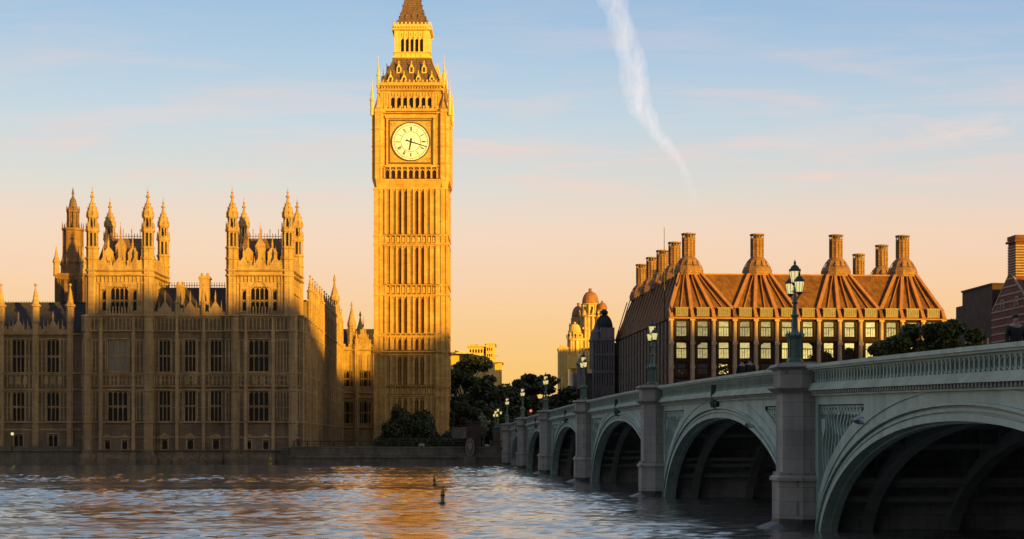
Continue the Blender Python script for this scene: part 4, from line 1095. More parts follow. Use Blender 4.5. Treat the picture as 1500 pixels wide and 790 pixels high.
        if side == 1:
            bars = MB(BR); den = MB(BR); bk = MB(BR)
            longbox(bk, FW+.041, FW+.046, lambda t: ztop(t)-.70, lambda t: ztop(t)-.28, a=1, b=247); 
            t = 1.0; s = .40
            while t < 247:
                z0, z1 = ztop(t)-.70, ztop(t)-.27
                if not any(abs(t-p) < 1.7 for p in PIERS):
                    bars.box(t-.035, t+.035, FW+.03, FW+.15, z0, z1)
                    if t > 60:
                        bars.bar((t, FW+.10, z1-.14), (t+s/2, FW+.10, z1-.01), .03); bars.bar((t+s, FW+.10, z1-.14), (t+s/2, FW+.10, z1-.01), .03)
                        bars.bar((t, FW+.10, z0+.13), (t+s/2, FW+.10, z0+.01), .03); bars.bar((t+s, FW+.10, z0+.13), (t+s/2, FW+.10, z0+.01), .03)
                        bars.box(t+s/2-.022, t+s/2+.022, FW+.03, FW+.11, z0+.02, z1-.02)
                t += s
            t = 1.0
            while t < 247:
                if not any(abs(t-p) < 1.6 for p in PIERS): den.box(t, t+.15, FW+.1, FW+.27, zcor(t)+.0, zcor(t)+.13)
                t += .30
            obj('parapet_tracery', bars, M['paint'], T); obj('dentil_row', den, M['granite'], T); obj('parapet_shadow_plate', bk, M['paint_dark'], T).name = 'parapet_shade_plate'  # thin dark sheet stands in for shade behind the parapet tracery
    # crown bosses (crest and lamp bracket over the middle of each arch)
    for k in range(5):
        c = (PIERS[k]+PIERS[k+1])/2; z = zcor(c); m = MB(BR)
        m.prism([(c-.4, z+.0), (c+.4, z+.0), (c+.36, z-.2), (c, z-.5), (c-.36, z-.2)], 'w', FW, FW+.2)
        m.lathe(c, FW+.22, [(.14, z-.4), (.22, z-.15), (.2, z+.1), (.1, z+.2)], 8); m.box(c-.09, c+.09, FW, FW+.36, z+.15, z+.75)
        m.ball((c-.32, FW+.15, z-.2), .13, 6, 4); m.ball((c+.32, FW+.15, z-.2), .13, 6, 4)
        obj('crest', m, M['paint_dark'], T)
    # piers
    for i, p in enumerate(PIERS):
        zt = ztop(p); m = MB(BR)
        def oct_(mm, hw, w1, z0, z1, hw2=None, w2=None, back=-.7):
            hw2 = hw if hw2 is None else hw2; w2 = w1 if w2 is None else w2
            def P(h, w): c = h*.5; return [(p-h, back), (p-h, w-.62*(w+.6) if False else w-h*.55), (p-c, w), (p+c, w), (p+h, w-h*.55), (p+h, back)]
            A, B = P(hw, w1), P(hw2, w2); n = 6
            mm.add([(a, b, z0) for a, b in A]+[(a, b, z1) for a, b in B], [tuple(range(n)), tuple(range(n, 2*n))]+[(j, (j+1) % n, n+(j+1) % n, n+j) for j in range(n)])
        oct_(m, 1.36, .66, -3, 1.90); oct_(m, 1.44, .76, 1.90, 2.02); oct_(m, 1.44, .76, 2.02, 2.14, 1.28, .60); oct_(m, 1.32, .63, 2.14, 2.24)
        oct_(m, 1.20, .52, 2.24, zt-1.12)
        oct_(m, 1.20, .52, zt-1.12, zt-.92, 1.46, .82); oct_(m, 1.48, .84, zt-.92, zt-.86); oct_(m, 1.28, .62, zt-.86, zt-.2)
        oct_(m, 1.28, .62, zt-.2, zt-.08, 1.46, .82); oct_(m, 1.46, .82, zt-.08, zt+.05, 1.36, .72); oct_(m, .95, .4, zt+.05, zt+.12)
        pr = obj('pier', m, M['granite'], T)
        m = MB(BR); oct_(m, 2.1, 2.1, -3, -.1, 1.9, 1.6); oct_(m, 1.9, 1.6, -.1, .26, 1.36, .70); oct_(m, 1.375, .675, .2, .42); obj('cutwater', m, M['weed'], pr)
        m = MB(BR); a = 1.45 if 0 < i < 7 else 3; m.box(p-a, p+a, BW-.3, -.75, -3, 2.35); m.box(p-a-.15, p+a+.15, BW-.3, -.75, 2.2, 2.42)
        m.box(p-a+.3, p+a-.3, BW-.2, -.8, 2.42, zcor(p))
        obj('pier_wall', m, M['granite_low'], pr)
        m = MB(BR); m.box(p-1.5, p+1.5, BW-1.6, BW-.05, -3, zt+.08); obj('pier_back', m, M['granite'], pr)
    # approaches beyond both ends
    m = MB(BR); m.box(-60, -2.9, BW-.5, FW, -3, zcor(0)+.06); m.box(252.5, 330, BW-.5, FW, -3, zcor(249)+.06); obj('abutment', m, M['granite'], T)
    m = MB(BR); m.box(-60, -1.8, FW-.2, FW+.1, zcor(0), ztop(0)-.15); m.box(-60, -1.8, FW-.3, FW+.25, ztop(0)-.2, ztop(0)-.02); obj('approach_parapet', m, M['granite'], T)
bridge()

# ------------------------------------------------------------------ street lamps
def lantern(m_iron, m_glass, c, s=1.0):
    x, y, z = c
    m_glass.lathe(x, y, [(.145*s, z), (.235*s, z+.44*s), (.20*s, z+.50*s)], 8)
    m_iron.lathe(x, y, [(.05*s, z-.14*s), (.09*s, z-.1*s), (.17*s, z-.02*s), (.16*s, z+.005)], 8)
    m_iron.lathe(x, y, [(.26*s, z+.45*s), (.27*s, z+.49*s), (.19*s, z+.60*s), (.17*s, z+.64*s), (.10*s, z+.70*s), (.035*s, z+.74*s), (.06*s, z+.79*s), (.012*s, z+.92*s)], 8)
    for i in range(8):
        a = PI/8+i*PI/4; m_iron.bar((x+.15*s*math.cos(a), y+.15*s*math.sin(a), z), (x+.245*s*math.cos(a), y+.245*s*math.sin(a), z+.46*s), .012*s)
        m_iron.bar((x+.25*s*math.cos(a), y+.25*s*math.sin(a), z+.48*s), (x+.25*s*math.cos(a), y+.25*s*math.sin(a), z+.56*s), .014*s)
def make_lamp():
    t = thing('street_lamp', 'x', 'street lamp', group='triple-lantern lamps along the bridge')
    m = MB()
    m.lathe(0, 0, [(.40, 0), (.40, .14), (.33, .18), (.30, .24), (.30, 1.02), (.35, 1.08), (.42, 1.14), (.42, 1.2), (.30, 1.24), (.20, 1.32)], 8)
    for i in range(8):
        a = PI/8+i*PI/4; m.bar((.31*math.cos(a), .31*math.sin(a), .2), (.31*math.cos(a), .31*math.sin(a), 1.05), .035); m.ball((.40*math.cos(a), .40*math.sin(a), 1.2), .06, 6, 4)
        m.lathe(.36*math.cos(a), .36*math.sin(a), [(.05, 1.15), (.05, 1.25), (.01, 1.4)], 4)
    obj('pedestal', m, M['lamp_paint'], t, local=True)
    m = MB(); m.lathe(0, 0, [(.20, 1.3), (.15, 1.42), (.13, 1.95), (.20, 2.0), (.20, 2.05), (.11, 2.1), (.085, 2.5), (.15, 2.54), (.15, 2.6), (.07, 2.66), (.055, 3.25)], 10, smooth=False)
    obj('post', m, M['lamp_paint'], t, local=True)
    m = MB()
    for s in (-1, 1):
        m.path([(0, 0, 2.62), (0, s*.30, 2.70), (0, s*.48, 2.82), (0, s*.55, 2.94)], .035, 6); m.path([(0, s*.12, 2.95), (0, s*.22, 3.1), (0, s*.4, 3.08), (0, s*.5, 2.95)], .018, 5)
        m.path([(0, s*.08, 2.6), (0, s*.22, 2.82), (0, s*.42, 2.78)], .02, 5)
    obj('arm', m, M['lamp_paint'], t, local=True)
    for c, s in (((0,-.55,2.98), .95), ((0,.55,2.98), .95), ((0,0,3.42), 1.05)):
        a, b = MB(), MB(); lantern(a, b, c, s); L = obj('lantern', a, M['dark_iron'], t, local=True); obj('glass', b, M['lamp_glass'], L, local=True)
    return t
lamp0 = make_lamp(); first = True
ordn = ['at the far river end', 'second from the palace end', 'third from the palace end', 'fourth from the palace end', 'with granite top above the fifth pier', 'tallest and nearest']
lab_s = {0: 'small distant triple-lantern lamp where the bridge meets the far bank', 1: 'small green lamp on the second bridge pier from the clock tower bank', 2: 'green lamp standing against dark trees on the third pier from the far bank',
         3: 'green lamp in front of the golden domed building on the bridge', 4: 'green triple-lantern lamp before the dark side of the chimneyed block', 5: 'large green triple-lantern lamp in front of the bronze roof, nearest and tallest',
         6: 'green triple-lantern lamp on the near bridge pier right of the picture', 7: 'green triple-lantern lamp at the near end of the bridge'}
for side in (0, 1):
    for i, p in enumerate(PIERS):
        if side == 0 and i > 5: continue
        if side == 1 and i not in (0, 1, 2, 3): continue
        w = -.1 if side == 0 else -27.9
        o = lamp0 if first else copy_tree(lamp0); first = False
        x, y, z = BR(p, w, ztop(p)+.10); o.location = (x, y, z); o.rotation_euler = (0, 0, PHI+R(9 if side == 0 else 5)); o.scale = (.84, .84, .93)
        o['label'] = lab_s[i] if side == 0 else ['lamp across the road at the far end of the bridge', 'lamp across the road on the second pier from the far bank', 'lamp across the road behind the bridge parapet, third from the far bank', 'far-side lamp whose top just clears the parapet before the trees'][i]
# lamps on the far bank
for j, (px, Y, lab) in enumerate(((726, 262, 'slim triple-lantern lamp on the far bank just left of the bridge end'), (729.5, 275, 'lamp standing behind the slim lamp at the left bridge end'))):
    o = copy_tree(lamp0); o.location = (PX(px, Y), Y, 4.6 if j == 0 else 5.2); o.rotation_euler = (0, 0, .5+j); o['label'] = lab; o['group'] = 'lamps on the far bank'
    tag(obj('lamp_plinth', MB().box(PX(px, Y)-.5, PX(px, Y)+.5, Y-.5, Y+.5, GZ, 4.6 if j == 0 else 5.2, .8), M['river_wall']), 'stone plinth under the %s lamp left of the bridge end' % ('front slim' if j == 0 else 'rear'), 'plinth')
def globe_lamp(px, Y, zb, h, lab):
    x = PX(px, Y); t = thing('globe_lamp', lab, 'street lamp', (x, Y, zb))
    obj('post', MB().lathe(x, Y, [(.12, zb), (.07, zb+.5), (.05, zb+h-.3), (.1, zb+h-.2)], 8), M['dark_iron'], t); obj('globe', MB().ball((x, Y, zb+h), .26, 10, 6), M['lamp_glass'], t)
globe_lamp(18, 262.5, 2.0, 2.7, 'single small globe lamp on the terrace under the left palace wing')

# ------------------------------------------------------------------ chimneyed office block
def office_block():
    ang = R(4.6); L, D = 54.6, 76.0
    t = thing('office_block', 'broad dark office block with tent-like bronze roof and tall round chimneys', 'office building', (PX(983, 330), 330, GZ))
    O = t.location; ex = (math.cos(ang), math.sin(ang)); ey = (-math.sin(ang), math.cos(ang))
    Ff = Fr(O.x, O.y, ang); Fs = Fr(O.x+ey[0]*D, O.y+ey[1]*D, ang-PI/2)       # front, and the long side facing the bridge axis (u runs back to front)
    Fn = Fr(O.x+ex[0]*L, O.y+ex[1]*L, ang+PI/2)
    z = lambda p: PZ(p, 330); ze = z(466)
    m = MB(Ff); m.box(.4, L-.4, -D+.4, -.4, GZ, ze); obj('wall', m, M['bronze_wall'], t)
    nb = 13; s = L/nb
    rows = [(z(492), z(470.5)), (z(524.5), z(501.5)), (z(549), z(533)), (13.4, 15.6), (9.2, 11.6), (4.0, 7.4)]
    def bay_row(F, n, s, u_off, depth, rows, parent_first):
        cols = MB(F); bands = MB(F); 
        for i in range(n+1):
            u = u_off+i*s; cols.lathe(u, .12, [(.50, GZ), (.46, z(540)), (.42, z(500)), (.40, z(469))], 8); cols.box(u-.5, u+.5, -.3, .6, z(470), z(466))
            for p in (502.5, 537.5):
                pass
                q = [(u+.52*math.cos(2*PI*k/12), z(p)+.52*math.sin(2*PI*k/12)) for k in range(12)]; obj('boss', MB(F).prism(q, 'w', .45, .68), M['pink_stone'], t)
        for z0, z1 in ((ze-.35, ze+.1), (z(499), z(495)), (z(530), z(527)), (16.2, 16.8), (12.2, 12.7), (8.0, 8.6)): bands.box(u_off, u_off+n*s, -.35, .05, z0, z1)
        for i in range(n):
            u = u_off+(i+.5)*s
            for z0, z1 in rows:
                bands.box(u-1.55, u-1.12, -.35, -.02, z0-.4, z1+.3); bands.box(u+1.12, u+1.55, -.35, -.02, z0-.4, z1+.3)
        obj('column', cols, M['pink_stone'], t); obj('cladding', bands, M['bronze_wall'], t)
        for i in range(n):
            u = u_off+(i+.5)*s
            for j, (z0, z1) in enumerate(rows):
                if j >= 3 and parent_first is False: pass
                fm = MB(F); a, b = u-.98, u+.98
                for q0, q1 in ((a-.12, a), (b, b+.12)): fm.box(q0, q1, -.42, -.1, z0, z1)
                fm.box(a-.12, b+.12, -.42, -.08, z1, z1+.12); fm.box(a-.12, b+.12, -.42, -.02, z0-.14, z0); zm = z0+(z1-z0)*.62
                fm.box(a, b, -.42, -.16, zm-.09, zm+.09); fm.box(u-.035, u+.035, -.42, -.2, z0, zm)
                for k in (-.5, .5): fm.box(u+k-.02, u+k+.02, -.42, -.24, z0, zm)
                if j > 3: continue
                f = obj('window', fm, M['bronze_wall'], t); pm = MB(F); rj = rnd.uniform(-.03, .03); rk = rnd.uniform(-.03, .02)
                rk -= .030*(z1-z0) if j < 2 else 0; pm.add([(a, -.28+rj, z0), (b, -.28-rj, z0), (b, -.28-rj+rk, z1), (a, -.28+rj+rk, z1)], [(0,1,2,3)]); obj('pane', pm, M['office_glass'], f)
    bay_row(Ff, nb, s, 0, D, rows, True)
    # long side: fewer, deeper rows in the shade
    ns = 18; ss = D/ns; cols = MB(Fs); bands = MB(Fs)
    for i in range(ns+1):
        cols.lathe(i*ss, .12, [(.46, GZ), (.40, z(500)), (.38, z(469))], 8)
    for z0, z1 in ((ze-.35, ze+.1), (z(499), z(494)), (z(530), z(525)), (16.0, 16.8), (12.0, 12.7), (8.0, 8.6)): bands.box(0, D, -.35, .12, z0, z1)
    for i in range(ns):
        u = (i+.5)*ss
        for z0, z1 in rows[:2]:
            fm = MB(Fs); a, b = u-1.0, u+1.0
            for q0, q1 in ((a-.14, a), (b, b+.14), (u-.06, u+.06)): fm.box(q0, q1, -.39, -.05, z0, z1)
            fm.box(a-.14, b+.14, -.39, -.05, z1, z1+.14); fm.box(a-.14, b+.14, -.39, 0, z0-.14, z0)
            f = obj('window', fm, M['bronze_wall'], t); obj('pane', MB(Fs).box(a, b, -.40, -.35, z0, z1), M['office_glass'], f)
    obj('column', cols, M['louvre'], t); obj('cladding', bands, M['bronze_wall'], t)
    # roof: steep slopes to a flat ridge ring
    zr = PZ(402, 338); I = 7.2; I2 = 5.0
    m = MB(Ff)
    m.add([(-.3,.3,ze),(L+.3,.3,ze),(L+.3,-D-.3,ze),(-.3,-D-.3,ze),(I2*.55,-I,zr),(L-2.8,-I,zr),(L-2.8,-D+I,zr),(I2*.55,-D+I,zr)], [(0,1,5,4),(1,2,6,5),(2,3,7,6),(3,0,4,7),(4,5,6,7)])
    rf = obj('roof', m, M['bronze_roof'], t)
    # fans of ribs running from each chimney foot to the columns
    ribs_ = MB(Ff); lv = MB(Ff)
    cu = [5.1, 19.1, 35.3, 49.1]
    mid = [(cu[i]+cu[i+1])/2 for i in range(3)]
    def slope(u, f): return (-.0+.35-I*f+.0, ze+(zr-ze)*f)
    def rib(u0, u1, f0, f1, w, h, mm):
        w0, z0 = slope(u0, f0); w1, z1 = slope(u1, f1)
        # flat raised strip on the slope
        for (ua, ub) in ((u0, u1),):
            vs = [(ua-w, w0+.02, z0), (ua+w, w0+.02, z0), (ub+w*.8, w1+.02, z1), (ub-w*.8, w1+.02, z1), (ua-w*.75, w0+h, z0+h*.5), (ua+w*.75, w0+h, z0+h*.5), (ub+w*.6, w1+h, z1+h*.5), (ub-w*.6, w1+h, z1+h*.5)]
            mm.add(vs, [(4,5,6,7),(0,1,5,4),(1,2,6,5),(2,3,7,6),(3,0,4,7)])
    for ci, c in enumerate(cu):
        lo = mid[ci-1] if ci else -1; hi = mid[ci] if ci < 3 else L+1
        js = [i*s for i in range(nb+1) if lo-1.0 <= i*s <= hi+1.0]
        for k, u in enumerate(js):
            q = (k-(len(js)-1)/2)/max(1, (len(js)-1)/2)
            (rib(u+s/2, c+q*2.2+.9, .22, .97, .13, .22, ribs_) if k < len(js)-1 else None); rib(u, u, .0, .17, .48, .42, ribs_); rib(u, c+q*2.2, .17, 1.0, .48, .42, ribs_)
    for i in range(nb):
        u = (i+.5)*s; w0, z0 = slope(u, .04); w1, z1 = slope(u, .20); lv.box(u-1.25, u+1.25, w1-.5, w0+.12, z0, z1+.1)
        for k in range(7): lv.box(u-1.2+k*.37, u-1.08+k*.37, w0+.1, w0+.2, z0+.15, z1)
        lv.box(u-1.38, u+1.38, w1-.6, w0+.2, z1+.1, z1+.28)
    for f in (.62,):
        for i in range(nb): pass
    obj('roof_rib', ribs_, M['bronze_rib'], t); obj('louvre', lv, M['louvre'], t)
    m = MB(Ff); m.box(I2*.55-.3, L-2.6, -I-.4, -I+.12, zr-.1, zr+.16); m.box(-.5, L+.5, -.3, .75, ze-.15, ze+.12)
    for f in ():
        w0, z0 = slope(0, f); 
        for i in range(3): m.box(mid[i]-(1.2+2.6*(f-.3)*2), mid[i]+(1.2+2.6*(f-.3)*2), w0-.1, w0+.18, z0-.12, z0+.12)
    obj('ridge', m, M['bronze_rib'], t)
    sr = MB(Fs)
    for i in range(ns+1):
        u = i*ss; sr.bar((u, .2, ze), (u, -I2*.55+.05, zr), .16)
    obj('side_rib', sr, M['bronze_wall'], t)
    # chimneys
    def chimney(F, u, w, zb, zt, k=1.0):
        m = MB(F)
        m.lathe(u, w, [(2.95*k, zb-.2), (3.0*k, zb+.9), (2.75*k, zb+1.5), (2.1*k, zb+2.0), (1.95*k, zb+2.7), (1.8*k, zb+3.1), (1.4*k, zb+3.5), (1.25*k, zb+3.7), (1.25*k, zt-1.3), (1.36*k, zt-1.25), (1.36*k, zt-1.1), (1.28*k, zt-1.05), (1.28*k, zt-.75)], 12)
        for i in range(12):
            a = PI/12+i*PI/6; m.bar((u+1.3*k*math.cos(a), w+1.3*k*math.sin(a), zb+3.7), (u+1.3*k*math.cos(a), w+1.3*k*math.sin(a), zt), .07); m.bar((u+2.7*k*math.cos(a), w+2.7*k*math.sin(a), zb+1.5), (u+1.9*k*math.cos(a), w+1.9*k*math.sin(a), zb+2.9), .09)
        m.lathe(u, w, [(1.28*k, zt-.18), (1.48*k, zt-.14), (1.48*k, zt+.12), (1.3*k, zt+.15)], 12)
        c = obj('chimney', m, M['bronze_chim'], t)
        obj('chimney_core', MB(F).lathe(u, w, [(.9*k, zt-1.0), (.9*k, zt-.1)], 10), M['dark_iron'], c)
    for c in cu: chimney(Ff, c, -I-1.6, zr, PZ(343, 339))
    for v in (22, 37, 51, 66): chimney(Ff, 4.6, -v, zr-.2, PZ(343, 339)-.2, .95)
    for v in (22, 39, 55): chimney(Ff, L-5.8, -v, zr-.2, PZ(343, 339)-.4, .95)
    m = MB(); x, y = PX(973, 336), 336; m.lathe(x, y, [(.16, 20), (.12, 34), (.05, PZ(333, 336))], 6); obj('flagpole', m, M['dark_iron'], t)
office_block()

# ------------------------------------------------------------------ domed government building and its dark neighbour
def domed():
    t = thing('domed_building', 'golden stone corner building with stepped turrets under a small dome, beyond the bridge', 'building', (PX(860, 530), 530, GZ))
    m = MB(); Y = 530; z = lambda p: PZ(p, Y); X = lambda p: PX(p, Y)
    m.box(X(838), X(905), Y+2, Y+30, GZ, z(512)); m.box(X(846), X(900), Y+3, Y+26, z(512), z(500))
    for k in range(12): u = X(838)+(X(905)-X(838))*k/11; m.box(u-.25, u+.25, Y+1.6, Y+2.1, GZ, z(516))
    for p in (512, 530, 550): m.box(X(837), X(906), Y+1.4, Y+2.2, z(p)-.25, z(p)+.25)
    m.box(X(817), X(831), Y-9, Y+1, GZ, z(511)); m.box(X(816.3), X(831.7), Y-9.4, Y+1.3, z(514), z(511.5)); m.box(X(820), X(828), Y-7, Y-1, z(511), z(507))
    for q in (818, 822, 826, 830): m.box(X(q)-.3, X(q)+.3, Y-9.5, Y-9, GZ, z(515))
    obj('wall', m, M['white_stone'], t)
    def tur(px, yy, r, p_base, p_col, p_drum, p_dome, dome_mat):
        r *= 1.30
        x = X(px); m = MB()
        m.box(x-r*1.15, x+r*1.15, yy-r*1.15, yy+r*1.15, z(540), z(p_base))
        m.lathe(x, yy, [(r*1.3, z(p_base)-.3), (r*1.35, z(p_base)+.2), (r*1.1, z(p_base)+.3), (r*1.0, z(p_base)+.35), (r*1.0, z(p_drum)-.8), (r*1.25, z(p_drum)-.5), (r*1.25, z(p_drum)-.1), (r*.98, z(p_drum)), (r*.95, z(p_col)), (r*1.12, z(p_col)+.15), (r*1.12, z(p_col)+.4), (r*.9, z(p_col)+.5)], 12)
        for i in range(8):
            a = i*PI/4+.2; m.lathe(x+r*1.12*math.cos(a), yy+r*1.12*math.sin(a), [(r*.13, z(p_base)), (r*.13, z(p_drum)-.6)], 6)
            m.lathe(x+r*1.28*math.cos(a), yy+r*1.28*math.sin(a), [(r*.10, z(p_drum)-.1), (r*.12, z(p_drum)+.9), (.03, z(p_drum)+1.7)], 6)
            m.lathe(x+r*.98*math.cos(a+.39), yy+r*.98*math.sin(a+.39), [(r*.10, z(p_drum)), (r*.10, z(p_col))], 6)
        w_ = obj('turret', m, M['white_stone'], t)
        m = MB(); 
        for i in range(8):
            a = i*PI/4+.2; m.box(x+r*.92*math.cos(a)-.3, x+r*.92*math.cos(a)+.3, yy+r*.92*math.sin(a)-.3, yy+r*.92*math.sin(a)+.3, z(p_drum)+.7, z(p_col)-.6)
        obj('opening', m, M['dark_iron'], w_)
        h = z(p_dome)-z(p_col); prof = [(r*.98*math.cos(q)**.8 if q < 1.45 else r*.12, z(p_col)+.5+(h*.72)*math.sin(q)) for q in [i*PI/2/8 for i in range(9)]]
        prof += [(r*.2, z(p_col)+.5+h*.74), (r*.2, z(p_col)+.5+h*.86), (r*.26, z(p_col)+.5+h*.88), (.05, z(p_dome))]
        obj('dome', MB().lathe(x, yy, prof, 16, smooth=False), dome_mat, w_)
    tur(866, 536, 2.1, 500, 445, 460, 420, M['tile'])
    tur(850, 545, 1.75, 505, 463, 476, 438, M['tile'])
    tur(842, 531, 1.5, 520, 487, 496, 472, M['white_stone'])
    tur(883, 534, 1.3, 500, 455, 464, 440, M['tile'])
    m = MB(); m.box(X(855), X(877), 534, 539, z(530), z(478)); m.box(X(852), X(880), 530.6, 540, z(530), z(497))
    for p in (853, 858, 862, 866, 870, 874, 879): m.box(X(p)-.3, X(p)+.3, 530, 530.6, z(530), z(499)); m.box(X(p)-.25, X(p)+.25, 533.6, 534, z(497), z(480)) if 855 < p < 877 else None
    for p in (480, 497, 512): m.box(X(851), X(881), 530.0, 530.5, z(p)-.3, z(p)+.3) if p > 490 else m.box(X(854), X(878), 533.4, 534, z(p)-.3, z(p)+.3)
    obj('attic', m, M['white_stone'], t)
    # dark neighbour nearer the river, with a squat dome
    Y = 398; z2 = lambda p: PZ(p, Y); X2 = lambda p: PX(p, Y)
    t = thing('dark_domed_building', 'sooty grey stone building with a squat dark dome, in front of the golden turrets', 'building', (PX(885, Y), Y, GZ))
    m = MB(); m.box(X2(868), X2(900), Y, Y+14, GZ, z2(498)); m.box(X2(880), X2(900), Y-.5, Y+10, GZ, z2(480)); m.prism([(X2(866), z2(498)), (X2(884), z2(498)), (X2(882), z2(470)), (X2(878), z2(462)), (X2(874), z2(474))], 'w', -Y-6, -Y+.2) if False else None
    for p in (498, 520, 545): m.box(X2(867), X2(900.5), Y-.9, Y, z2(p)-.25, z2(p)+.25)
    for k in range(9): u = X2(869)+k*(X2(899)-X2(869))/8; m.box(u-.18, u+.18, Y-.8, Y, GZ, z2(500))
    m.lathe(X2(873), Y+2, [(1.6, z2(540)), (1.6, z2(500)), (1.9, z2(499)), (1.5, z2(496)), (1.2, z2(486)), (.5, z2(480)), (.05, z2(470))], 8)
    m.box(X2(840), X2(868), Y+3, Y+12, GZ, z2(546)); m.lathe(X2(853), Y+2, [(1.3, GZ), (1.3, z2(535)), (1.6, z2(533)), (.9, z2(526)), (.1, z2(519))], 8)
    obj('wall', m, M['grey_stone'], t)
    m = MB()
    for k in range(8):
        u = X2(869)+(k+.5)*(X2(899)-X2(869))/8
        for p0, p1 in ((542, 524), (517, 503), (565, 549)): m.box(u-.33, u+.33, Y-.72 if False else Y-.56, Y-.50, z2(p0), z2(p1))
    obj('window', m, M['leaded'], t)
    m = MB(); x = X2(887); r = (X2(900)-X2(875))/2
    prof = [(r*1.05, z2(482)), (r*1.08, z2(480)), (r, z2(479))]+[(r*math.cos(q), z2(479)+(z2(458)-z2(479))*math.sin(q)) for q in [i*1.4/8 for i in range(1, 9)]]+[(.9, z2(457)), (.9, z2(453)), (.3, z2(450))]
    m.lathe(x, Y+6, prof, 16)
    for i in range(16): a = i*PI/8; [m.bar((x+p[0]*1.01*math.cos(a), Y+6+p[0]*1.01*math.sin(a), p[1]), (x+q[0]*1.01*math.cos(a), Y+6+q[0]*1.01*math.sin(a), q[1]), .09) for p, q in zip(prof[2:10], prof[3:11])]
    obj('dome', m, M['slate'], t)
    # offices showing over the trees
    Y = 600; z3 = lambda p: PZ(p, Y); X3 = lambda p: PX(p, Y)
    t = thing('distant_office', 'sunlit stepped stone offices showing over the trees right of the clock tower', 'building', (X3(700), Y, GZ))
    m = MB(); m.box(X3(640), X3(690), Y+4, Y+20, GZ, z3(518)); m.box(X3(686), X3(718), Y, Y+20, GZ, z3(508)); m.box(X3(712), X3(725), Y-1, Y+18, GZ, z3(504)); m.box(X3(724), X3(735), Y+2, Y+20, GZ, z3(531)); m.prism([(X3(724), z3(531)), (X3(735), z3(531)), (X3(724), z3(513))], 'w', -Y-1, -Y) if False else None
    for a, b, p in ((640, 690, 518), (686, 718, 508), (711.5, 725.5, 504), (724, 736, 531)): m.box(X3(a)-.3, X3(b)+.3, Y-1.4, Y+20, z3(p)-.1, z3(p)+.35)
    for p, h in ((664, 512), (668, 513), (690, 502), (697, 503), (728, 520)): m.box(X3(p)-.6, X3(p)+.6, Y+6, Y+8, z3(520), z3(h))
    obj('wall', m, M['white_stone'], t)
    m = MB()
    for k in range(7): u = X3(688)+k*.85*((X3(717)-X3(688))/6); [m.box(u, u+.55, Y-.05, Y-.02, z3(q+5), z3(q)) for q in (512, 521, 530, 539)]
    for k in range(3): u = X3(713.5)+k*.75; [m.box(u, u+.35, Y-1.06, Y-1.02, z3(q+4), z3(q)) for q in (510, 519, 528)]
    obj('window', m, M['leaded'], t)
    m = MB(); m.prism([(X3(735.5), z3(531)), (X3(724), z3(531)), (X3(725), z3(512)), (X3(729), z3(516))], 'w', 0, .1) if False else None
domed()

